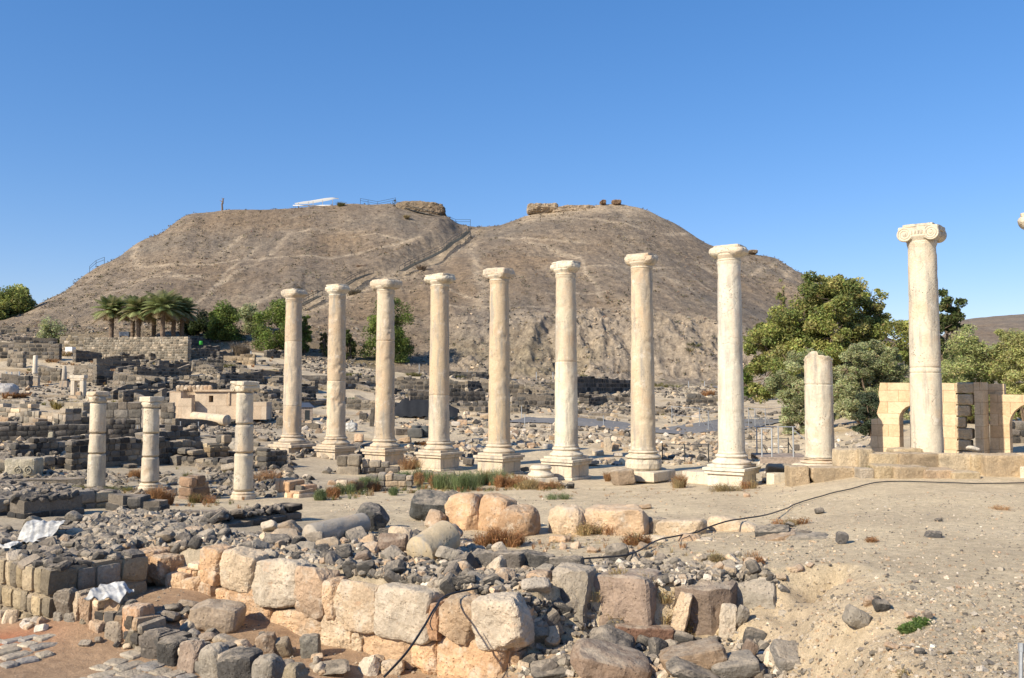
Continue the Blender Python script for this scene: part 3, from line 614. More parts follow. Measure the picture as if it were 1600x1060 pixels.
# ------------------------------------------------------------------ masonry
def masonry(name, x0, y0, ang, L, prof, th, sw, sh, pal, label, zb=None, n=3, seed=0, ragged=.8, group=None, mt='wall', cat='wall', rough=.035, base=.15, p=9, top_rubble=0, kind=None, dark_top=None):
    """wall whose near face starts at x0,y0 and runs along ang; prof = [(s, top height)] in world z"""
    r = np.random.default_rng(seed+11); d = np.array([math.cos(ang), math.sin(ang)]); nv = np.array([-d[1], d[0]]); org = np.array([x0, y0]); mb = MB(); Rm = rz(ang)
    ss = np.linspace(0, L, 9); pl = org+d*ss[:, None]; zg = np.min([T((pl+nv*q_)[:, 0], (pl+nv*q_)[:, 1], False) for q_ in (-.3, th/2, th+.3)], 0); z0 = (zg.min() if zb is None else zb)-base
    ph = lambda s: float(np.interp(s, [q[0] for q in prof], [q[1] for q in prof])); zmax = max(q[1] for q in prof); z = z0; row = 0; o0 = r.uniform(0, 99)
    two = th > .75
    while z < zmax-.25*sh:
        hh = sh*r.uniform(.8, 1.2); s = -(sw*.5 if row % 2 else 0)*r.uniform(.5, 1)
        while s < L-.02:
            ww = sw*r.uniform(.55, 1.5); a, b = max(s, 0), min(s+ww, L)
            if L-b < sw*.35: b = L
            s = b if b == L else s+ww
            if b-a < sw*.2: continue
            sm = (a+b)/2; lim = ph(sm)+ragged*sh*float(vn(np.array([sm/sw*.5+o0, row*.1, 0.]), 3))*1.4
            if z+hh*.55 > lim: continue
            if z+hh < float(np.interp(sm, ss, zg))-.25: continue
            h2 = hh*r.uniform(.93, 1.0)
            if lim-z < hh*1.3: h2 = min(hh*1.15, max(hh*.75, lim-z))
            deps = [(0, min(.5, th*.5)), (th-min(.5, th*.5), min(.5, th*.5))] if two else [(0, th)]
            for o_, dd in deps:
                V, f = stone(r, ((b-a)*.97, dd*r.uniform(.97, 1.03), h2*.97), n, p, 2 if n < 5 else 4, (.8, .97), rough, 1.6)
                c = pick(r, pal, .22)*(1 if n > 4 else r.choice([.7, 1, 1, 1.25])); V = V@rot_rand(r, .05).T@Rm.T; mb.add(V+np.array([*(org+d*sm+nv*(o_+dd/2+r.normal()*.012)), z+h2/2]), f, c)
        if two:      # squared ends across the thickness
            for se in (L, 0):
                t = .5; 
                while t < th-.5:
                    ww = min(sw*r.uniform(.6, 1.6), th-.5-t); ww = th-.5-t if th-.5-t-ww < .12 else ww
                    if z+hh*.55 <= ph(se)+.1*sh:
                        V, f = stone(r, (.5, ww*.97, hh*.97), n, p, 2 if n < 5 else 4, (.8, .97), rough, 1.6); V = V@Rm.T
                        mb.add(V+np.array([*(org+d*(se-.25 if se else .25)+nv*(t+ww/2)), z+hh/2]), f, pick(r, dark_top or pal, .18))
                    t += ww
        z += hh; row += 1
    # earth-and-rubble heart of the wall, just inside the faces
    k = max(2, int(L/.35)); sg = np.linspace(.06, L-.06, k); m = max(2, int((th-.12)/.25)+1); tg = np.linspace(.06, th-.06, m)
    S, Tt = np.meshgrid(sg, tg, indexing='ij'); hz = np.array([ph(q) for q in sg])-.12*sh; PX = org[0]+d[0]*S+nv[0]*Tt; PY = org[1]+d[1]*S+nv[1]*Tt
    ZT = hz[:, None]+n2(PX, PY, .5, o=3, seed=seed)*.10-(.0 if two else .12); V = [np.stack([PX, PY, ZT], -1).reshape(-1, 3)]
    i = np.arange(k-1)[:, None]*m+np.arange(m-1)[None, :]; i = i.ravel(); f = [np.stack([i, i+m, i+m+1, i+1], 1)]
    ring = [(a_, 0) for a_ in range(k)]+[(k-1, b_) for b_ in range(1, m)]+[(a_, m-1) for a_ in range(k-2, -1, -1)]+[(0, b_) for b_ in range(m-2, 0, -1)]
    ridx = np.array([a_*m+b_ for a_, b_ in ring]); bt = V[0][ridx].copy(); bt[:, 2] = z0; nb = k*m; q = len(ridx); j = np.arange(q); jn = (j+1) % q
    f.append(np.stack([ridx[jn], ridx[j], nb+j, nb+jn], 1)); V.append(bt); cc = np.array(pal).mean(0)*.6+np.array([.12, .10, .075])
    mb.add(np.concatenate(V), f, cc)
    for _ in range(top_rubble):
        s_, t_ = r.uniform(.1, L-.1), r.uniform(.12, th-.12); q = org+d*s_+nv*t_; sz = r.uniform(.10, .26); V, f = stone(r, (sz*1.5, sz*1.2, sz*.6), 3, 5, 3)
        V = V@rot_rand(r, .4).T@rz(r.uniform(0, 6)).T; mb.add(V+np.array([*q, ph(s_)-.04+sz*.08]), f, pick(r, dark_top or pal, .2))
    o = mb.build(name, M[mt], origin=(x0, y0, z0)); tag(o, label, cat, group, kind); return o
def pxwall(px, py, dirn, pxe, hpx, th, sw, sh, pal, label, hend=None, zoff=0, Y=None, **k):
    """near face starts where the ground shows at (px,py) and runs along D1/D2 until image column pxe"""
    b = hit(px, py) if Y is None else at(px, py, Y); d = {'D1': D1, 'D2': D2, 'X': Vector((1, 0)), 'E': Vector((.9, .44))}[dirn] if isinstance(dirn, str) else dirn; u = ((pxe-800)/F_PX)
    t = (u*b.y-b.x)/(d[0]-u*d[1]); sgn = 1
    if t < 0: b.x += d[0]*t; b.y += d[1]*t; t = -t
    h = hpx/F_PX*b.y; zb = b.z+zoff; top0 = zb+h; top1 = top0 if hend is None else zb+hend/F_PX*b.y
    return masonry(k.pop('name', 'ruined_wall'), b.x, b.y, math.atan2(d[1], d[0]), abs(t), k.pop('prof', None) or [(0, top0), (abs(t), top1)], th, sw, sh, pal, label, **k)
# ------------------------------------------------------------------ foreground walls
WHT_ = [(.50, .43, .33), (.46, .38, .28)]
YEL = [(.36, .29, .18), (.30, .25, .165), (.40, .33, .22), (.26, .22, .155), (.22, .19, .14)]
DK = [(.11, .103, .09), (.16, .145, .12), (.21, .185, .145), (.26, .215, .155), (.14, .125, .105), (.08, .076, .07)]
a1, a2 = math.atan2(*reversed(D1)), math.atan2(*reversed(D2))
# masonry bastion on the left: long face toward the street, dark side running away
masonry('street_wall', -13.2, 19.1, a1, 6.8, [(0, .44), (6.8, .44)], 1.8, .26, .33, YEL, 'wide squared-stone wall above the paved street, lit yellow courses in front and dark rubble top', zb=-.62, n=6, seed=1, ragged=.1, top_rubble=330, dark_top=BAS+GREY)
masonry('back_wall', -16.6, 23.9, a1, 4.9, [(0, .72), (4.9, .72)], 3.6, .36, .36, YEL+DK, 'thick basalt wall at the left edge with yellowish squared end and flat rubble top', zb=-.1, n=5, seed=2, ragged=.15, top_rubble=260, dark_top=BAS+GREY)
# big limestone wall: each boulder its own part
root = empty('boulder_wall', (-6.4, 17.1, -.3), label='foreground retaining wall of big orange limestone boulders in two courses', cat='wall')
A = np.array((-7.05, 17.3)); B = np.array((0.12, 13.22)); dv = (B-A)/np.linalg.norm(B-A); ang = math.atan2(dv[1], dv[0]); LW = np.linalg.norm(B-A)
r = np.random.default_rng(42)
def s_of(px, py=900):   # distance along the wall for an image column
    u = (px-800)/F_PX; return float((u*A[1]-A[0])/(dv[0]-u*dv[1]))
def boulder(px0, px1, py0, py1, pal, dep=.55, out=0, parent=root, p=5, tilt=.06, fine=.012):
    s0, s1 = s_of(px0), s_of(px1); sm = (s0+s1)/2; c = A+dv*sm; Y = c[1]; z1, z0 = zpy(Y, py0), zpy(Y, py1)
    V, f = stone(r, ((s1-s0)*1.08, dep, (z1-z0)*1.09), 20, r.uniform(4, 11), 11, (.66, .93), .055, 1.5, .02); V = V@rot_rand(r, tilt).T@rz(ang).T; nv = np.array([-dv[1], dv[0]])
    mb = MB(); mb.add(V, f, pick(r, pal, .08)); q = c+nv*(dep*.5-.10-out); o = mb.build('boulder', M['lime'], parent, smooth=False, loc=(q[0]+6.4, q[1]-17.1, (z0+z1)/2+.3)); return o
UP = [(222, 246, 858, 902), (246, 268, 868, 912), (270, 297, 893, 922), (296, 322, 900, 935), (322, 350, 855, 908), (352, 400, 860, 918), (320, 345, 905, 938), (400, 470, 876, 942), (470, 513, 885, 956), (512, 530, 904, 960), (528, 592, 908, 978), (592, 672, 918, 990), (672, 690, 940, 990),
      (688, 742, 930, 996), (742, 812, 932, 1006)]
LO = [(296, 345, 893, 936), (345, 370, 918, 948), (366, 425, 915, 968), (428, 508, 948, 998), (508, 552, 958, 1012), (552, 570, 975, 1015), (570, 646, 980, 1034), (646, 684, 992, 1044), (684, 780, 996, 1066), (372, 430, 955, 985)]
for q in UP: boulder(*q, LIME+ORNG)
for q in LO[1:-1]: boulder(*q, ORNG, .6, -.06, p=7)
core = masonry('mortar_core', A[0]+dv[1]*-.12, A[1]+dv[0]*.16, ang, LW-.1, [(0, .12), (2, .20), (LW, .10)], .62, .22, .16, ORNG+[(.34, .22, .14)], None, zb=-.95, n=3, seed=77, ragged=.2, mt='lime')
for kk in ('label', 'category'):
    if kk in core: del core[kk]
core.parent = root; core.location = Vector(core.location)-Vector(root.location)
# low wall between street and sunken floor
def stone_row(name, label, spec, pal_d, cat='wall', mt='rock', n=10, p=6, bury=.15, group=None, smooth=False, dep=None, neat=0):
    """spec: (px0, px1, py_top, py_bottom, colour key, Y) each stone a part"""
    first = spec[0]; Yf = first[5]; o0 = at((first[0]+first[1])/2, first[3], Yf); root = empty(name, o0, label=label, cat=cat, group=group)
    for q in spec:
        px0, px1, py0, py1, key, Y = q[:6]; c = at((px0+px1)/2, (py0+py1)/2, Y); wd = (px1-px0)/F_PX*Y; ht = (py1-py0)/F_PX*Y; rs = np.random.default_rng(int(px0*7+py0))
        dd = dep or max(.3, min(wd, ht*1.3)); yy = c.y+dd*.4; ztop = c.z+ht/2; zg = min(Tz(c.x, yy), Tz(c.x, c.y-.1))-.12; h2 = max(ht, ztop-zg); c.z = ztop-h2/2; ht = h2
        V, f = stone(rs, (wd*1.06, dd, ht*1.06), n+6, rs.choice([p, p*.6, p*1.4]) if not neat else 16, 10 if not neat else 5, (.66, .93) if not neat else (.85, .98), .06 if not neat else .03, 1.5, .014); V = V@rot_rand(rs, .1 if not neat else .02).T@rz(ang*rs.uniform(.5, 1.1) if not neat else -.06).T
        mb = MB(); mb.add(V, f, pick(rs, pal_d[key], .1)); mb.build('wall_stone', M['lime'] if key in 'lo' else M[mt], root, smooth=smooth, loc=c+Vector((0, dd*.4, 0))-o0)
    return root
PAL = {'b': BAS, 'g': GREY, 'l': LIME, 'o': ORNG, 'y': YEL, 'm': [(.30, .23, .175), (.33, .25, .19)]}
stone_row('low_wall', 'low wall of mixed basalt and limestone stones between the paved street and the sunken floor', [
 (88, 116, 925, 958, 'g', 15.0), (114, 128, 928, 958, 'l', 14.9), (126, 150, 934, 962, 'l', 14.8), (146, 160, 938, 966, 'l', 14.8), (160, 190, 938, 972, 'l', 14.6), (186, 212, 945, 975, 'b', 14.5), (192, 228, 950, 982, 'o', 14.3),
 (86, 104, 958, 982, 'g', 15.0), (102, 124, 960, 990, 'g', 14.9), (124, 142, 966, 995, 'y', 14.8), (140, 165, 972, 1000, 'l', 14.6), (163, 198, 975, 1008, 'g', 14.4), (197, 220, 985, 1017, 'y', 14.2), (219, 262, 990, 1024, 'b', 13.9),
 (248, 284, 1004, 1034, 'b', 13.6), (280, 316, 1008, 1042, 'm', 13.4), (312, 352, 1014, 1052, 'g', 13.1), (342, 402, 1026, 1066, 'b', 12.7), (395, 440, 1034, 1080, 'g', 12.3), (436, 470, 1046, 1090, 'y', 11.9)], PAL)
# basalt block line on the right of the pit
stone_row('block_wall', 'broken line of large purple-brown basalt blocks set upright below the hose', [
 (868, 925, 893, 962, 'g', 14.3), (916, 1034, 905, 976, 'm', 14.35), (1070, 1150, 918, 985, 'm', 14.3), (1146, 1224, 918, 980, 'g', 14.5), (1236, 1322, 928, 975, 'l', 14.8), (1224, 1306, 966, 1004, 'g', 13.9), (1296, 1326, 990, 1018, 'g', 13.6), (1324, 1366, 958, 990, 'g', 14.3),
 (1034, 1062, 905, 960, 'g', 14.5), (1055, 1078, 930, 968, 'l', 14.2), (1128, 1152, 950, 985, 'l', 14.0), (812, 862, 868, 896, 'b', 15.6), (862, 912, 872, 900, 'b', 15.4), (738, 775, 864, 890, 'b', 15.8), (774, 822, 866, 894, 'b', 15.6)], PAL, p=10)
masonry('low_wall', *[float(v) for v in (at(104, 955, 15.2).x, 15.2)], math.atan2(-2.75, 4.1), 4.75, [(0, .02), (1.2, -.02), (2.4, -.22), (4.75, -.50)], .46, .2, .17, GREY+LIME+BAS[2:], 'small mortared stones packed between and behind the big stones of the low street wall', zb=-.75, n=4, seed=401, ragged=.9)
masonry('rubble_bank', *[float(v) for v in (at(858, 950, 14.75).x, 14.75)], .03, 4.9, [(0, .14), (2, .2), (4, .16), (4.9, .1)], .7, .2, .16, GREY+WHT_+BAS[1:], 'packed small rubble filling behind the upright purple-brown blocks', zb=-.5, n=4, seed=402, ragged=1.0, top_rubble=160)
# line of limestone blocks between rubble and path
stone_row('limestone_row', 'row of rounded pale and orange limestone blocks half buried along the sandy path', [
 (702, 755, 776, 818, 'o', 20.5), (752, 800, 778, 818, 'o', 20.3), (784, 842, 794, 836, 'o', 19.6), (858, 916, 793, 826, 'l', 19.8), (918, 1016, 796, 842, 'l', 19.6), (1012, 1042, 812, 836, 'g', 19.6), (1030, 1104, 815, 846, 'l', 19.2), (1110, 1192, 814, 842, 'l', 19.4),
 (1016, 1042, 840, 866, 'l', 18.4), (1064, 1094, 838, 868, 'l', 18.3), (1089, 1116, 844, 874, 'l', 18.2), (1116, 1152, 846, 872, 'l', 18.2), (1150, 1196, 850, 880, 'b', 18.0), (862, 892, 840, 860, 'o', 18.6)], PAL, p=5)
stone_row('block_wall', 'dark topped limestone block wedge at the foot of the sandy mound', [(1190, 1250, 836, 880, 'l', 17.9), (1240, 1302, 840, 890, 'g', 17.6), (1186, 1236, 824, 842, 'b', 18.2), (1216, 1268, 828, 846, 'b', 18.2)], PAL, p=9)
# right-hand low ashlar wall under the scroll-capital column
root = stone_row('ashlar_wall', 'low wall of weathered yellow squared blocks in front of the arched building', [
 (1312, 1346, 704, 730, 'Y', 28.6), (1343, 1364, 703, 733, 'Y', 28.4), (1362, 1408, 710, 730, 'Y', 28.2), (1408, 1472, 710, 734, 'Y', 28.0), (1471, 1522, 711, 735, 'Y', 27.8), (1520, 1545, 711, 738, 'Y', 27.6), (1544, 1612, 712, 744, 'Y', 27.2),
 (1345, 1366, 733, 746, 'G', 27.6), (1370, 1402, 728, 742, 'Y', 27.4), (1400, 1450, 730, 744, 'Y', 27.2), (1447, 1492, 734, 746, 'O', 27.0), (1490, 1530, 738, 748, 'Y', 26.8), (1400, 1460, 702, 712, 'Y', 28.8), (1236, 1264, 730, 748, 'Y', 28.4), (1272, 1345, 731, 745, 'Y', 28.2), (1608, 1680, 712, 746, 'Y', 26.9)],
 {'Y': [(.44, .35, .22), (.40, .31, .20), (.48, .39, .26)], 'G': GREY, 'O': [(.46, .34, .22)]}, p=12, dep=.8, neat=1)
# ------------------------------------------------------------------ left-hand ruins
W = pxwall
W(111, 736, 'D2', 322, 50, .55, .34, .27, DK, 'long dark basalt wall with a sunlit yellow end, behind the two left short columns', hend=40, n=4, seed=3)
W(24, 716, 'D2', 128, 26, .5, .34, .25, DK, 'short dark wall with mossy top behind the carved block', seed=4, hend=24)
W(56, 698, 'D2', 150, 14, .5, .34, .22, DK, 'low dark wall ending in an upright white stone', seed=5)
W(-60, 694, 'E', 215, 30, .5, .42, .27, BAS, 'long low black basalt wall across the left ruins', seed=6, hend=34)
W(90, 672, 'D2', 190, 20, .5, .4, .25, DK, 'ragged dark wall stepping up behind the first short column', seed=7)
W(158, 672, Vector((.96, .28)), 222, 44, .7, .7, .45, GREY, 'tall grey squared-stone wall between the two left short columns', seed=8, hend=44, ragged=.1, n=4, p=14)
W(250, 667, Vector((.97, .2)), 273, 38, .8, .6, .36, GREY, 'grey square pier in front of the pink curved building', seed=9, ragged=.05, n=4, p=14, name='stone_pier', cat='pier')
W(62, 667, 'D1', 104, 24, 1.0, .8, .34, GREY+LIME[:2], 'low pale pier topped with two grey blocks', seed=10, name='stone_pier', cat='pier')
W(30, 662, 'D1', 62, 22, .6, .5, .34, GREY, 'broken row of upright grey slabs at the left', seed=12)
W(-30, 645, 'D1', 50, 12, .6, .9, .3, GREY+LIME[:2], 'course of flat pale blocks at the left edge', seed=13)
W(82, 640, 'D1', 132, 12, .8, 1.0, .35, [(.30, .26, .19), (.25, .22, .17)], 'single long weathered block course with grass on it', seed=14)
W(32, 667, 'D1', 62, 10, .6, .8, .3, [(.26, .20, .14)], 'brown low stone bench in the left ruins', seed=15)
W(248, 722, 'D2', 316, 50, .5, .34, .30, DK, 'dark rough wall behind the middle short column', seed=16, n=4)
W(310, 722, 'D1', 330, 26, .75, .3, .24, YEL, 'low yellow-brown pier beside the tallest short column', seed=17, name='stone_pier', cat='pier', n=5) 
W(328, 726, 'D2', 362, 27, .5, .34, .24, [(.24, .18, .11), (.2, .15, .1)], 'brown stone wall stub running back beside the tallest short column', seed=18, n=4)
W(336, 700, 'D1', 352, 22, .5, .7, .5, DK, 'single upright dark block behind the yellow-brown pier', seed=19, n=5)
W(275, 778, 'D1', 296, 34, .7, .4, .3, ORNG+GREY, 'squat pier of orange and grey blocks with a green plant on top', seed=20, name='stone_pier', cat='pier', n=6)
W(296, 782, 'D2', 334, 34, .6, .4, .3, [(.30, .20, .13), (.24, .17, .12)], 'orange-brown wall stub running back from the plant-topped pier', seed=21, n=5)
W(398, 722, 'D1', 416, 26, .7, .4, .25, YEL, 'pale end of the dark pier left of the first tall column', seed=22, name='stone_pier', cat='pier', n=5)
W(416, 735, 'D2', 452, 34, .7, .3, .22, DK, 'dark rough pier of small stones against the first tall column', seed=23, name='stone_pier', cat='pier', n=5)
W(429, 776, 'D1', 470, 20, .7, .4, .35, ORNG, 'low orange limestone block pier on the sandy path', seed=24, name='stone_pier', cat='pier', n=8)
W(470, 778, 'D2', 500, 20, .6, .4, .35, ORNG+GREY, 'low orange and grey block stub beside the sandy path', seed=25, n=6)
W(525, 742, 'X', 563, 24, .8, 1.1, .5, [(.33, .28, .21)], 'large flat grey slab block lying before the second tall column', seed=26, name='stone_block', cat='block', n=8)
W(524, 762, 'X', 645, 18, .5, .42, .24, GREY+LIME+BAS[:2], 'low footing of mixed stones in front of the third tall column', seed=27, n=6, ragged=.5)
W(565, 742, 'X', 625, 18, .5, .36, .26, BAS+GREY, 'dark stone row between slab and low footing', seed=28, n=6, ragged=.8)
W(655, 745, 'X', 712, 12, .7, .9, .3, GREY, 'flat grey slab row below the fourth tall column', seed=29, n=6)
W(340, 828, 'D2', 478, 18, .7, .5, .22, BAS, 'flat-topped black basalt kerb wall between rubble and sandy path', seed=30, n=6, hend=18, top_rubble=40)
W(163, 797, 'D1', 196, 27, .8, .5, .42, BAS, 'row of big black basalt blocks beside the first short column', seed=31, n=6, name='ruined_wall')
W(196, 800, 'X', 256, 26, .7, .42, .4, BAS, 'black basalt blocks lying behind the cobbled wall top', seed=32, n=6)
W(278, 806, 'X', 346, 17, .4, .36, .3, BAS, 'small upright black blocks at the path edge', seed=33, n=6)
W(35, 812, 'D2', 140, 30, .8, .5, .36, BAS, 'black basalt wall side behind the cloth-covered stones', seed=34, n=5, hend=30, top_rubble=60)
W(-20, 735, 'D1', 12, 24, .7, .5, .3, DK, 'dark low wall stub beside the carved block', seed=35)
W(140, 792, 'D1', 164, 26, .5, .5, .8, BAS, 'black upright stone at the foot of the first short column', seed=36, n=6, name='stone_block', cat='block')
W(0, 760, 'E', 140, 8, .8, .6, .25, DK, 'flat dark footing in front of the carved block', seed=37)
# farther ruins on the left
FG = GREY+DK[2:4]; F_ = [
 (10, 575, 'X', 36, 26, GREY, 'grey wall panel at the far left edge behind the railing'), (58, 597, 'X', 95, 27, FG, 'grey wall behind the slender distant column'),
 (114, 597, 'X', 151, 27, FG, 'grey wall behind the small marble gateway'), (150, 603, 'D2', 180, 32, BAS, 'dark recess wall right of the small marble gateway'),
 (0, 605, 'X', 46, 22, BAS, 'dark terraced wall behind the railing posts'), (-30, 560, 'X', 92, 26, BAS+DK, 'long dark wall at the foot of the hill on the far left'),
 (92, 545, 'X', 140, 20, GREY+YEL, 'grey rubble wall beside the white container'), (175, 612, 'X', 258, 30, FG, 'rubble-faced grey wall behind the first short column'),
 (230, 618, 'D2', 278, 16, BAS, 'dark low wall behind the pink building'), (118, 568, 'D2', 160, 22, BAS, 'dark ruined wall above the gateway'), (150, 580, 'D2', 220, 20, DK, 'stepped dark wall in the middle left ruins'),
 (248, 585, 'D2', 300, 20, BAS+DK, 'dark ruined wall on the slope below the palms'), (300, 580, 'E', 350, 18, DK, 'dark broken wall on the slope right of the palms'), (188, 555, 'E', 262, 10, DK, 'thin dark wall line under the palm terrace'),
 (280, 603, 'X', 345, 14, GREY+DK, 'rubble wall above the pink building'), (348, 570, 'X', 398, 14, [(.40, .31, .2)], 'sandy cut bank wall right of the palm terrace'), (60, 622, 'X', 130, 6, GREY+LIME[:2], 'low pale steps below the small gateway'),
 (-40, 632, 'X', 60, 5, GREY, 'low stone step at the left edge'), (200, 640, 'X', 250, 10, GREY, 'pale plinth behind the middle short column'), (20, 540, 'E', 90, 14, DK+BAS, 'dark broken wall under the grey-green shrub'),
 (0, 522, 'X', 40, 10, DK+BAS, 'topmost dark wall at the left edge'), (350, 610, 'D2', 400, 16, BAS, 'dark wall behind the scroll capital of the tallest short column'), (410, 635, 'D2', 440, 24, DK, 'dark wall beside the first tall column'),
 (400, 600, 'X', 470, 12, DK+GREY, 'low terrace wall behind the first tall column'), (470, 600, 'E', 560, 14, BAS+GREY, 'broken terrace wall behind the second tall column'), (540, 640, 'X', 590, 18, GREY+DK, 'grey wall stub left of the black tent'),
 (560, 605, 'X', 700, 14, BAS+DK, 'dark terrace wall above the black tent'), (640, 628, 'E', 760, 18, BAS, 'black ruined wall right of the black tent'), (700, 610, 'X', 820, 14, BAS+DK, 'dark ruined terrace left of the picture middle'),
 (700, 640, 'X', 790, 10, BAS+GREY, 'low black wall line behind the middle column'), (800, 635, 'X', 870, 20, BAS, 'stepped black basalt ruin at the middle'), (905, 630, 'X', 985, 16, BAS, 'stepped black basalt ruin between the sixth and seventh tall columns'),
 (820, 615, 'X', 925, 16, DK, 'long dark ruin wall below the eroded cliff'), (900, 622, 'D2', 990, 34, BAS, 'tall dark ruin corner left of the seventh tall column'), (1074, 634, 'X', 1120, 14, BAS, 'dark vaulted ruin behind the eighth tall column'),
 (1120, 628, 'E', 1180, 10, DK, 'low dark ruin right of the eighth tall column'), (900, 650, 'X', 960, 6, BAS+GREY, 'low kerb of dark stones along the asphalt path'), (560, 660, 'X', 610, 8, DK, 'low dark wall behind the white sack'),
 (618, 680, 'E', 690, 10, BAS, 'dark stone row right of the third tall column'), (430, 668, 'X', 500, 8, DK, 'low dark line of stones behind the first pedestal'), (700, 590, 'E', 800, 10, DK+GREY, 'upper dark terrace at the cliff foot')]
for i, (px, py, dr, pe, h, pal, lab) in enumerate(F_): W(px, py, dr, pe, h, .8, .65, .42, pal, lab, seed=60+i, ragged=1.0, mt='far', n=2, hend=h*random.Random(i).uniform(.6, 1.05), rough=.08, p=5)
W(130, 557, Vector((.985, -.17)), 293, 29, .9, .45, .32, [(.27, .24, .19), (.21, .19, .15), (.33, .28, .21)], 'long sloping rubble retaining wall under the date palms', seed=110, mt='far', n=2, ragged=.1, p=5)
W(293, 545, 'D2', 330, 18, .6, .5, .35, BAS, 'dark return of the palm terrace wall', seed=111, mt='far', n=2)
# more low walls of the excavated rooms, nothing telling them apart
def far_walls(n_, x0, x1, y0, y1, hr, seed, lab, grp, pal):
    r = np.random.default_rng(seed)
    for i in range(n_):
        px, py = r.uniform(x0, x1), r.uniform(y0, y1); b = hit(px, py, 33); dr = [a1, a2][r.integers(2)]+r.normal()*.05; L = r.uniform(2.0, 7); h = r.uniform(*hr); e = (b.x+math.cos(dr)*L, b.y+math.sin(dr)*L); z0, z1 = b.z, Tz(*e); P = [(0, z0+h*r.uniform(.6, 1.1)), (L*.35, (z0*.65+z1*.35)+h*r.uniform(.5, 1)), (L*.7, z0*.3+z1*.7+h*r.uniform(.3, 1)), (L, z1+h*r.uniform(.3, 1))]
        masonry('ruined_wall', b.x, b.y, dr, L, P, r.uniform(.45, .72), .55, .34, pal, lab, n=2, seed=seed+i, ragged=1.2, group=grp, mt='far', rough=.09, p=4.5)
far_walls(56, 150, 440, 556, 640, (.6, 1.9), 2000, 'one of the low broken basalt walls on the rising ground left of the colonnade', 'broken walls left of the colonnade', BAS+DK)
far_walls(34, 440, 1000, 596, 650, (.5, 1.5), 2100, 'one of the low broken basalt walls seen between the tall columns', 'broken walls between the tall columns', BAS+DK+GREY[:1])
far_walls(14, -40, 300, 660, 745, (.4, .9), 2200, 'one of the low dark wall stubs around the short columns', 'dark wall stubs round the short columns', BAS+DK)
# ------------------------------------------------------------------ vegetation
def leaves(r, C, sz, nv, tint, asp=.45, var=.3, droop=.0):
    """C: leaf centres -> single quads, random orientation"""
    k = len(C); a = r.normal(size=(k, 3)); a[:, 2] = a[:, 2]*.7-droop; a /= np.linalg.norm(a, axis=1)[:, None]; b = np.cross(a, r.normal(size=(k, 3))); b /= np.linalg.norm(b, axis=1)[:, None]
    s = (sz*r.uniform(.6, 1.4, k))[:, None]; P = np.stack([C-a*s*.5, C+b*s*asp*.5, C+a*s*.5, C-b*s*asp*.5], 1).reshape(-1, 3)
    f = np.arange(4*k).reshape(-1, 4); t = np.asarray(tint) if np.ndim(tint) == 2 else np.tile(tint, (k, 1)); t = t*(1+r.normal(size=(k, 1))*var*.6)*(1+r.normal(size=(k, 3))*.08)
    return P, f, np.repeat(np.clip(t, .005, .6), 4, 0)
def limb(mb, p0, p1, r0, r1, col, seg=7, steps=6, wob=.06, r=None):
    p0, p1 = np.array(p0, float), np.array(p1, float); L = np.linalg.norm(p1-p0); d = (p1-p0)/L; e = np.cross(d, [.3, .9, .1]); e /= np.linalg.norm(e); g = np.cross(d, e); V = []
    o = (r or rng).normal(size=2)
    for i in range(steps+1):
        t = i/steps; c = p0+(p1-p0)*t+(e*math.sin(t*3+o[0])*o[1]+g*math.sin(t*4+o[1]))*wob*L*t*(1-t*.3)*.6; rr = r0+(r1-r0)*t
        for k in range(seg): a = 2*math.pi*k/seg; V.append(c+(e*math.cos(a)+g*math.sin(a))*rr)
    F = [[i*seg+k, i*seg+(k+1) % seg, (i+1)*seg+(k+1) % seg, (i+1)*seg+k] for i in range(steps) for k in range(seg)]
    mb.add(np.array(V), np.array(F), col); return V[-1]
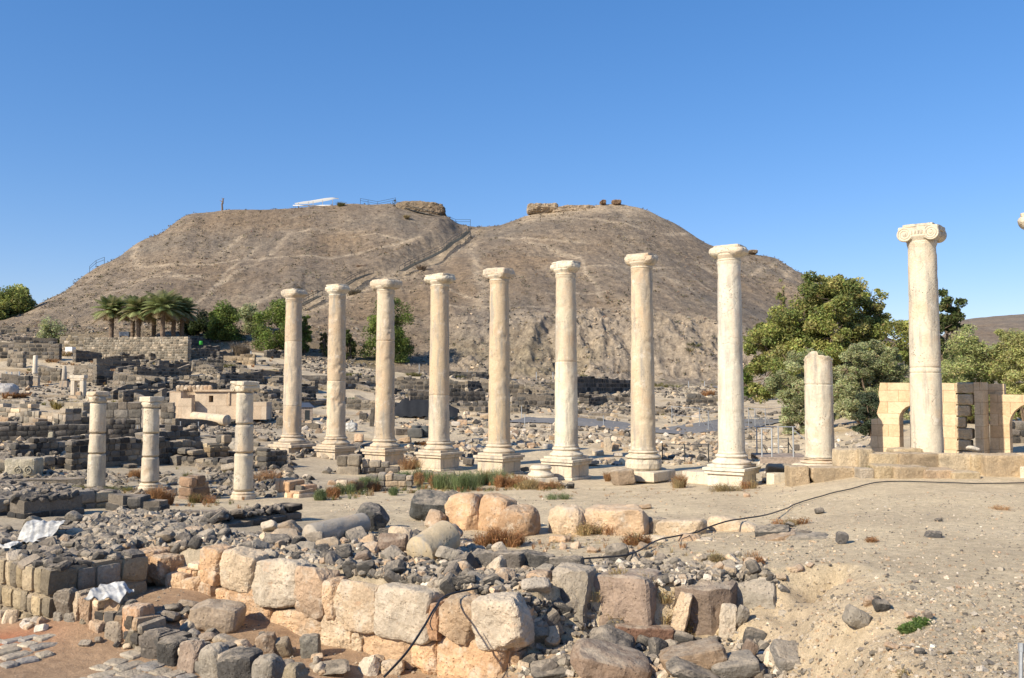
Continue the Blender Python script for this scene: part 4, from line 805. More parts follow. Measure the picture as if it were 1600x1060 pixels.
def tree(name, label, cat, base, blobs, nleaf, sz, tints, seed, clumps=60, trunk=.25, asp=.45, droop=0, group=None, twigs=0, sub=True, flat=.75, crad=1.15):
    """blobs: list of (dx, dy, dz, rx, ry, rz) crown lobes; leaves gather in clumps inside them"""
    r = np.random.default_rng(seed); root = empty(name, base, label=label, cat=cat, group=group); bl = np.array(blobs, float); vol = (bl[:, 3]*bl[:, 4]*bl[:, 5])**.67; pr = vol/vol.sum(); mb = MB(); tb = MB()
    zc = bl[:, 2].min()
    for q in bl:
        p1 = q[:3]+np.array([0, 0, -.2*q[5]]); limb(tb, (r.normal()*.1, r.normal()*.1, -.3), p1, trunk*(.6+.4*r.random()), trunk*.2, (.20, .15, .11), r=r)
        for _ in range(5): v = r.normal(size=3); v /= np.linalg.norm(v); limb(tb, q[:3]+v*q[3:]*.1, q[:3]+v*q[3:]*.85, trunk*.18, trunk*.04, (.30, .24, .18), 5, 4, .12, r)
    for _ in range(twigs): q = bl[r.integers(len(bl))]; v = r.normal(size=3); v[2] = abs(v[2]); v /= np.linalg.norm(v); limb(tb, q[:3]+v*q[3:]*.4, q[:3]+v*q[3:]*1.12, trunk*.12, trunk*.03, (.38, .30, .22), 4, 4, .15, r)
    tb.build('trunk', M['bark'], root, smooth=True)
    cs = []; ct = []
    for _ in range(clumps):
        q = bl[r.choice(len(bl), p=pr)]; v = r.normal(size=3); v /= np.linalg.norm(v); rad = r.uniform(.35, 1.0)**.5
        cs.append(np.append(q[:3]+v*q[3:]*rad, crad*(.16+.37*r.random()))); ct.append(pick(r, tints, .16))
    cs = np.array(cs); ct = np.array(ct); R_ = (bl[:, 3:].mean()); per = r.integers(0, len(cs), nleaf)
    v = r.normal(size=(nleaf, 3)); v /= np.linalg.norm(v, axis=1)[:, None]; v *= (r.random(nleaf)**.45)[:, None]; v[:, 2] *= flat
    C = cs[per, :3]+v*(cs[per, 3]*R_)[:, None]; C[:, 2] = np.maximum(C[:, 2], .02)
    P, f, t = leaves(r, C, sz, 4, ct[per], asp, .3, droop); mb.add(P, f, t); mb.build('crown', M['leaf'], root); return root
G_EU = [(.24, .265, .075), (.30, .31, .09), (.18, .21, .065), (.36, .34, .12)]; G_OL = [(.34, .36, .18), (.28, .305, .145), (.40, .41, .22)]; G_BR = [(.16, .215, .05), (.21, .26, .065), (.13, .17, .045)]
def px_tree(name, label, cat, px0, px1, pyt, pyb, Y, nl, sz, tints, seed, lobes=7, **k):
    b = at((px0+px1)/2, pyb, Y); b.z = Tz(b.x, Y)-.05; wd = (px1-px0)/F_PX*Y; top = zpy(Y, pyt)-b.z; r = np.random.default_rng(seed+5); B = []
    lf = k.pop('low', .1); dp = k.pop('deep', .7)
    for i in range(lobes):
        fx = (i+.5)/lobes-.5; h = top*(1-.45*abs(fx*2)**2.2)*r.uniform(.86, 1.0); rx = wd/lobes*r.uniform(.75, 1.05); z1 = h; z0 = top*lf; nrow = max(1, int((z1-z0)/(rx*1.3)))
        for j in range(nrow):
            zz = z0+(z1-z0)*(j+.5)/nrow; rz_ = (z1-z0)/nrow*.62; B.append((fx*(wd-rx*1.1)*r.uniform(.9, 1.05)+r.normal()*rx*.15, r.normal()*wd*.16*dp, zz, rx*.95, rx*1.1, rz_))
    return tree(name, label, cat, b, B, nl, sz, tints, seed, **k)
px_tree('eucalyptus_tree', 'large dark green tree with bare twigs on top, left of the scroll-capital column', 'tree', 1168, 1425, 424, 640, 72, 120000, .24, G_EU, 1, lobes=7, clumps=360, twigs=45, droop=.5, trunk=.35, low=.15)
px_tree('eucalyptus_tree', 'thin wispy treetop rising above the left part of the large dark tree', 'tree', 1266, 1308, 400, 640, 74, 7000, .26, G_EU, 2, lobes=2, clumps=50, twigs=12, droop=.5, trunk=.2, low=.4)
px_tree('eucalyptus_tree', 'wispy second treetop rising above the middle of the large dark tree', 'tree', 1338, 1386, 408, 640, 74, 6500, .26, G_EU, 3, lobes=2, clumps=46, twigs=16, droop=.5, trunk=.2, low=.4)
px_tree('eucalyptus_tree', 'dark feathery tree directly right of the scroll-capital column', 'tree', 1455, 1520, 436, 640, 66, 22000, .26, [(.10, .125, .045), (.14, .16, .055)], 4, lobes=3, clumps=90, twigs=14, droop=.4, trunk=.25, low=.1)
px_tree('olive_tree', 'grey-green bushy tree between the broken column and the scroll-capital column', 'tree', 1300, 1432, 522, 648, 55, 75000, .17, G_OL, 5, lobes=5, clumps=220, asp=.28, trunk=.16, low=.08)
px_tree('olive_tree', 'grey-green bushy tree seen on both sides of the broken column', 'tree', 1212, 1312, 540, 640, 58, 52000, .17, G_OL, 6, lobes=4, clumps=170, asp=.28, trunk=.14, low=.02)
px_tree('olive_tree', 'grey-green bushy tree behind the arched building, right of the scroll-capital column', 'tree', 1462, 1570, 512, 650, 52, 52000, .17, [(.37, .39, .16), (.30, .33, .13)], 7, lobes=4, clumps=200, asp=.28, trunk=.15, low=.08)
px_tree('olive_tree', 'yellow-green bushy tree at the right edge behind the second arch', 'tree', 1552, 1660, 514, 650, 50, 50000, .17, [(.43, .43, .17), (.34, .35, .13)], 8, lobes=4, clumps=200, asp=.28, trunk=.15, low=.08)
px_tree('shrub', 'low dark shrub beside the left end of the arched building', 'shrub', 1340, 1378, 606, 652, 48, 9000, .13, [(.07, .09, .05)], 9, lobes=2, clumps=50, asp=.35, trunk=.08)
for i, (a, b, c, d, Y, n_, t, lab) in enumerate([
    (-20, 42, 440, 498, 165, 15000, G_EU[:3], 'dark leafy tree at the far left edge by the hill foot'), (-60, 10, 462, 500, 160, 12000, G_EU[:3], 'darker tree cut by the left edge below the hill'), (34, 54, 464, 482, 190, 2500, G_EU, 'small tree on the skyline at the left foot of the hill')]):
    px_tree('leafy_tree', lab, 'tree', a, b, c, d, Y, n_, .5, t, 20+i, lobes=3, clumps=70, trunk=.3, crad=1.5, group='trees at the left foot of the hill')
for i, (a, b, c, d, Y, n_, t, lab) in enumerate([
    (325, 376, 474, 532, 134, 13000, G_BR, 'bright green bushy tree right of the date palms'), (374, 412, 477, 512, 140, 6000, G_OL, 'dull grey-green bush between the two bright green bushes'),
    (406, 472, 470, 530, 126, 14000, G_BR, 'bright green bush behind the first tall column'), (466, 486, 482, 500, 128, 2500, G_BR, 'small bright bush just right of the first tall column'), (570, 636, 455, 526, 130, 14000, G_BR, 'tall green bush behind the third tall column'),
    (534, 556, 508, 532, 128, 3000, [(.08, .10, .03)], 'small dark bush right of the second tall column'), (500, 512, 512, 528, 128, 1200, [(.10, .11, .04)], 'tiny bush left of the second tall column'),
    (285, 330, 490, 530, 138, 7000, [(.03, .045, .015), (.05, .07, .02)], 'dark bush under the last palms'), (1156, 1178, 560, 604, 100, 4000, G_BR, 'young green tree right of the eighth tall column'),
    (60, 98, 498, 522, 122, 2500, G_OL, 'sparse grey-green shrub on the slope left of the palms'), (1214, 1232, 432, 460, 150, 1200, G_EU, 'small bush on the hill flank left of the large tree')]):
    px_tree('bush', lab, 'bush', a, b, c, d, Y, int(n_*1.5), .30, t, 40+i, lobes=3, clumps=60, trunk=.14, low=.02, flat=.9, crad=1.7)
# date palms
def palm(px, pyb, pyt, Y, seed, lab):
    r = np.random.default_rng(seed); b = at(px, pyb, Y); b.z = Tz(b.x, Y)-.2; pyt -= 4; H = zpy(Y, pyt)-b.z; hub = H*.62; root = empty('date_palm', b, label=lab, cat='palm tree', group='date palms on the terrace')
    tb = MB(); V, f = lathe([(.40, -.3), (.34, .3)]+[(.29+.05*(i % 2), .4+i*(hub-.4)/16) for i in range(17)]+[(.5, hub), (.3, hub+.4)], 12, 0, 0, .05); tb.add(V, f, (.14, .105, .075)); tb.build('trunk', M['bark'], root)
    mb = MB(); nf = 62
    for k in range(nf):
        az = k*2.399+r.normal()*.15; el = math.radians(84-100*(k/nf))+r.normal()*.08; L = (H-hub)*r.uniform(.75, 1.0)+.2; n = 13; p = np.array([0, 0, hub+.3]); e = el; P = [p]
        for i in range(n):
            e2 = e-(i/n)**1.3*(1.15 if el > -.2 else .6); p = p+np.array([math.cos(az)*math.cos(e2), math.sin(az)*math.cos(e2), math.sin(e2)])*L/n; P.append(p)
        P = np.array(P); col = np.array([(.25, .29, .11), (.20, .25, .095), (.30, .33, .14), (.34, .32, .16)][r.integers(4)])*r.uniform(.7, 1.15)
        if k > nf*.9: col = np.array((.26, .20, .11))
        side = np.array([-math.sin(az), math.cos(az), 0]); VV = []; FF = []
        for i in range(1, n+1):
            for q in (0, .5):
                c = P[i-1]+(P[i]-P[i-1])*q; d = P[i]-P[i-1]; d /= np.linalg.norm(d); ll = .75*(H/7)*math.sin(math.pi*min(1, (i+q)/n*.82+.14))+.05
                for s in (-1, 1):
                    tip = c+(side*s*.8+d*.65+np.array([0, 0, -.25]))*ll; m = len(VV); VV += [c-d*.06, c+d*.06, tip+d*.02, tip-d*.02]; FF.append([m, m+1, m+2, m+3])
        mb.add(np.array(VV), np.array(FF), col)
        VV = []; FF = []; 
        for i in range(n+1): VV += [P[i]-side*.035, P[i]+side*.035]
        FF = [[2*i, 2*i+1, 2*i+3, 2*i+2] for i in range(n)]; mb.add(np.array(VV), np.array(FF), col*1.3)
    mb.build('frond_crown', M['leaf'], root)
    for k in range(4):
        az = r.uniform(3.4, 6.2); c = np.array([math.cos(az)*.55, math.sin(az)*.7, hub-.15+r.normal()*.2]); C = c+r.normal(size=(160, 3))*np.array([.11, .11, .2]); P_, f_, t_ = leaves(r, C, .17, 4, np.array([(.55, .22, .03)]*160), .8, .2); q = MB(); q.add(P_, f_, t_); q.build('date_cluster', M['leaf'], root)
for i, (px, pyb, pyt, Y, lab) in enumerate([(174, 528, 458, 126, 'date palm standing alone at the left end of the terrace'), (207, 528, 462, 132, 'date palm partly hidden, second from the left on the terrace'), (216, 530, 457, 125, 'date palm third from the left, orange dates hanging'),
    (254, 530, 449, 124, 'tallest date palm in the middle of the group with orange date clusters'), (240, 529, 465, 131, 'leaning slim date palm just behind the tallest one'), (271, 526, 458, 128, 'date palm second from the right on the terrace'), (284, 526, 462, 129, 'rightmost date palm, its fronds over the dark bush')]):
    palm(px, pyb, pyt, Y, 900+i, lab)
# tufts of blades
def tuft(mb, c, rad, h, n, tint, r, curl=.4, wdt=.01, up=.8):
    az = r.uniform(0, 2*math.pi, n); o = (r.random(n)**.5)*rad*.45; B = np.stack([np.cos(az)*o, np.sin(az)*o, np.zeros(n)], 1); az2 = az+r.normal(size=n)*.7; le = h*r.uniform(.5, 1.15, n); out = rad*r.uniform(.2, 1, n)
    D = np.stack([np.cos(az2), np.sin(az2), np.zeros(n)], 1); Mid = B+D*(out*.35)[:, None]+np.array([0, 0, 1])*(le*.62)[:, None]; Tip = B+D*out[:, None]+np.array([0, 0, 1])*(le*r.uniform(.55, 1.0, n))[:, None]
    S = np.stack([-np.sin(az2+r.normal(size=n)), np.cos(az2), np.zeros(n)], 1)*wdt; c = np.array(c, float)
    P = np.stack([B-S, B+S, Mid+S*.8, Mid-S*.8, Tip], 1)+c; i = np.arange(n)*5; t = np.asarray(tint)*(1+r.normal(size=(n, 1))*.18)
    mb.add(P.reshape(-1, 3), [np.stack([i, i+1, i+2, i+3], 1), np.stack([i+3, i+2, i+4], 1)], np.repeat(np.clip(t, .01, .7), 5, 0))
def plant(name, label, cat, px, py, wpx, hpx, tints, n, seed, clumps=1, blade=.012, mt='dry', group=None, fuzz=0, Y=None):
    b = hit(px, py) if Y is None else at(px, py, Y); Y = b.y; r = np.random.default_rng(seed); w_ = wpx/F_PX*Y; h = hpx/F_PX*Y; mb = MB()
    for k in range(clumps):
        dx = r.uniform(-.5, .5)*w_*(1-1/clumps); dy = r.normal()*w_*.12; t = pick(r, tints, .12); z = Tz(b.x+dx, Y+dy)-b.z if clumps > 1 else 0; rad = w_/max(1, clumps**.5)*.62
        tuft(mb, (dx, dy, z-.02), rad*1.1, h*r.uniform(.7, 1.1), n//clumps, t, r, wdt=blade)
        if fuzz:
            m = fuzz//clumps; v = r.normal(size=(m, 3)); v /= np.linalg.norm(v, axis=1)[:, None]; v *= r.random((m, 1))**.5; v[:, :2] *= (1-.45*v[:, 2:3]); C = v*np.array([rad, rad, h*.42])+np.array([dx, dy, z+h*.40]); P_, f_, t_ = leaves(r, C, .045, 4, t, .3, .3, -.5); mb.add(P_, f_, t_)
    return tag(mb.build(name, M[mt], loc=b), label, cat, group)
OR_ = [(.40, .22, .10), (.45, .28, .14), (.34, .18, .08)]; YEL_ = [(.42, .33, .17), (.36, .27, .13)]; GRN = [(.19, .235, .10), (.24, .27, .13), (.15, .19, .085)]; OLV = [(.22, .20, .07), (.17, .17, .06)]
PL = [  # the green and rusty strip in front of the colonnade
 (506, 782, 30, 22, 'g'), (520, 778, 24, 20, 'o'), (535, 772, 34, 22, 'g'), (556, 768, 30, 22, 'o'), (575, 764, 34, 24, 'g'), (588, 768, 26, 20, 'o'), (608, 760, 36, 22, 'o'), (612, 774, 24, 16, 'g'), (634, 756, 30, 24, 'g'), (650, 757, 30, 24, 'o'), (662, 754, 34, 28, 'g'),
 (680, 762, 32, 26, 'o'), (698, 764, 46, 32, 'g'), (722, 766, 54, 36, 'g'), (745, 760, 40, 30, 'g'), (760, 758, 26, 24, 'o'), (774, 758, 46, 32, 'g'), (792, 762, 32, 24, 'o'), (812, 762, 40, 22, 'o'), (832, 764, 44, 18, 'y'), (858, 764, 36, 14, 'o')]
DESC = {'g': 'feathery green plant', 'o': 'rusty dry plant', 'y': 'straw-yellow dry plant'}
for i, (px, py, ww, hh, k) in enumerate(PL):
    plant('feathery_plant', DESC[k]+' in the strip along the foot of the tall columns', 'plant', px, py, ww, hh, {'g': GRN, 'o': OR_, 'y': YEL_}[k], 520, 600+i, 4, .007, 'leaf', group=DESC[k]+'s in the strip before the columns', fuzz=1500)
for i, (px, py, ww, hh, pal, n_, cl, lab) in enumerate([
    (252, 790, 56, 34, OR_, 1100, 4, 'big rusty dry bush right of the middle short column'), (288, 753, 26, 18, OLV, 500, 2, 'olive green plant growing on top of the squat pier'), (316, 786, 40, 18, OLV+OR_, 500, 3, 'olive and brown weeds at the foot of the plant-topped pier'),
    (212, 748, 34, 18, OR_, 450, 3, 'rusty weeds left of the middle short column'), (62, 768, 50, 16, OLV, 500, 4, 'yellow-green weeds below the carved block'), (110, 770, 50, 12, GRN+OLV, 500, 4, 'green weeds left of the first short column'), (185, 768, 40, 10, GRN+OLV, 350, 4, 'green weeds between the first two short columns'),
    (1054, 762, 44, 26, OR_+YEL_, 500, 4, 'dry orange weeds between the column base drum and the white pedestal'), (1130, 768, 60, 16, YEL_, 350, 5, 'thin straw weeds in front of the white pedestal'), (1168, 764, 40, 18, OR_+YEL_, 300, 4, 'dry weeds at the right foot of the white pedestal'), (952, 752, 20, 18, OR_, 250, 2, 'small rusty weed left of the brown boulder'),
    (1368, 744, 32, 22, [(.19, .22, .12), (.15, .19, .09)], 800, 2, 'green spiky plant in front of the low ashlar wall'), (780, 852, 70, 34, OR_, 900, 5, 'rusty dry bush below the pair of orange blocks'), (790, 822, 40, 30, OR_, 500, 3, 'thin dry bush against the orange boulders'),
    (930, 836, 60, 26, YEL_+OR_, 450, 5, 'straw grass in front of the largest pale block'), (992, 852, 50, 24, YEL_+OR_, 450, 4, 'dry grass right of the largest pale block'), (872, 780, 44, 12, GRN, 250, 4, 'faint green weed on the sandy path'),
    (955, 962, 90, 26, YEL_, 420, 8, 'short straw grass at the foot of the purple-brown blocks'), (1020, 978, 70, 22, YEL_, 360, 7, 'straw stubble below the largest purple-brown block'), (1075, 990, 50, 22, YEL_, 250, 5, 'straw stubble between the two purple-brown blocks'), (1130, 880, 50, 20, YEL_, 300, 5, 'dry grass under the row of small pale stones'),
    (1190, 882, 30, 16, YEL_+OR_, 200, 3, 'dry weed beside the dark topped wedge'), (1238, 820, 50, 14, YEL_+OR_, 280, 5, 'thin dry weeds on the sandy slope above the wedge'), (1434, 981, 56, 16, [(.13, .20, .05), (.17, .24, .07)], 800, 5, 'small bright green creeping plant on the gravel mound'), (1364, 846, 24, 10, YEL_+OR_, 120, 2, 'tiny dry weed on the mound slope'),
    (1560, 796, 30, 10, OR_, 90, 1, 'dead sprig lying on the mound'), (1420, 1054, 40, 8, YEL_, 90, 2, 'dry grass wisp at the bottom right'), (910, 716, 30, 10, OLV, 80, 2, 'low weed behind the sixth pedestal'), (640, 734, 50, 26, YEL_+OR_, 500, 3, 'tangled straw bush at the foot of the third pedestal'), (330, 970, 36, 12, OR_, 120, 2, 'dry wisp on the sunken floor'),
    (418, 752, 60, 20, OR_, 420, 4, 'rusty weeds behind the orange block pier'), (38, 560, 20, 14, OR_, 300, 1, 'round rusty bush left of the slender distant column'), (100, 556, 40, 10, OR_+YEL_, 350, 3, 'orange dry growth above the slender distant column'), (88, 567, 30, 8, OR_, 200, 2, 'orange dry growth beside the small pale stones'),
    (14, 624, 36, 12, YEL_+OR_, 300, 3, 'yellow dry bush on the terrace at the left edge'), (105, 640, 54, 16, [(.30, .24, .08), (.25, .2, .07)], 600, 4, 'golden grass in front of the long weathered block'), (375, 558, 40, 24, [(.30, .25, .18), (.26, .21, .15)], 1500, 4, 'large grey-brown dead bush right of the palm terrace'), (122, 545, 16, 10, OR_, 150, 1, 'orange weed beside the white container'),
    (655, 696, 28, 10, YEL_+OR_, 150, 3, 'dry weed behind the fourth pedestal'), (640, 678, 24, 10, OR_, 150, 2, 'rusty weed beside the dark stone row'), (533, 324, 14, 9, OLV, 260, 1, 'olive bush on the hilltop beside the canopy'), (636, 342, 12, 8, YEL_, 160, 1, 'straw bush under the summit railing'), (565, 420, 18, 8, [(.32, .22, .15)], 200, 1, 'brown bush beside the middle of the hill stairway'),
    (658, 422, 20, 12, [(.26, .2, .14)], 200, 1, 'grey-brown bush below the hill stairway'), (555, 455, 26, 12, [(.2, .17, .12)], 250, 2, 'dark grey bush below the lower stairs'), (1080, 560, 30, 8, OLV, 200, 3, 'olive weeds at the foot of the eroded cliff'), (1045, 605, 40, 8, OLV, 260, 4, 'yellow-green weeds on the bank right of the seventh tall column'), (1108, 620, 30, 12, OR_, 260, 3, 'rusty brushwood left of the eighth tall column'),
    (910, 592, 20, 8, OLV, 160, 2, 'olive weeds on the bank right of the sixth tall column'), (560, 590, 60, 7, OLV, 300, 5, 'olive weeds on the terrace behind the second tall column'), (640, 588, 50, 7, OLV, 300, 5, 'olive weeds on the terrace behind the third tall column'), (720, 592, 40, 6, OLV, 200, 4, 'olive weeds right of the fourth tall column'), (350, 575, 40, 8, OLV, 260, 4, 'olive weeds on the bank below the dead bush'), (550, 628, 14, 8, GRN, 120, 1, 'small green weed right of the second tall column')]):
    far = py < 700; plant('dry_bush' if pal[0] in OR_+YEL_ else 'weed', lab, 'bush' if hh > 20 else 'weed', px, py, ww, hh, pal, n_, 700+i, cl, .05 if py < 520 else (.03 if far else .006), 'dry', fuzz=int(n_*(1.2 if not far else .5)))
# ------------------------------------------------------------------ loose stones
def rock(name, label, cat, px, py, wpx, hpx, pal, seed, n=12, p=5, cuts=8, cut=(.62, .92), mt='rock', tilt=.5, group=None, Y=None, sink=.12, smooth=False, dep=1.0, rough=.05):
    """stone standing on the ground where the photograph shows its foot at (px, py)"""
    b = hit(px, py) if Y is None else at(px, py, Y); r = np.random.default_rng(seed); w_, h = wpx/F_PX*b.y, hpx/F_PX*b.y
    V, f = stone(r, (w_, w_*.8*dep, h*1.1), n, p, cuts, cut, rough, 1.7, .006 if n > 8 else 0); V = V@rot_rand(r, tilt).T; V[:, 0] *= w_/max(.01, np.ptp(V[:, 0])); V[:, 2] *= h*(1+sink)/max(.01, np.ptp(V[:, 2])); V[:, 2] -= V[:, 2].min()+h*sink
    mb = MB(); mb.add(V, f, pick(r, pal, .12)); return tag(mb.build(name, M[mt], loc=b+Vector((0, w_*.35*dep, 0)), smooth=smooth), label, cat, group)
PUR = [(.27, .20, .15), (.30, .22, .16)]
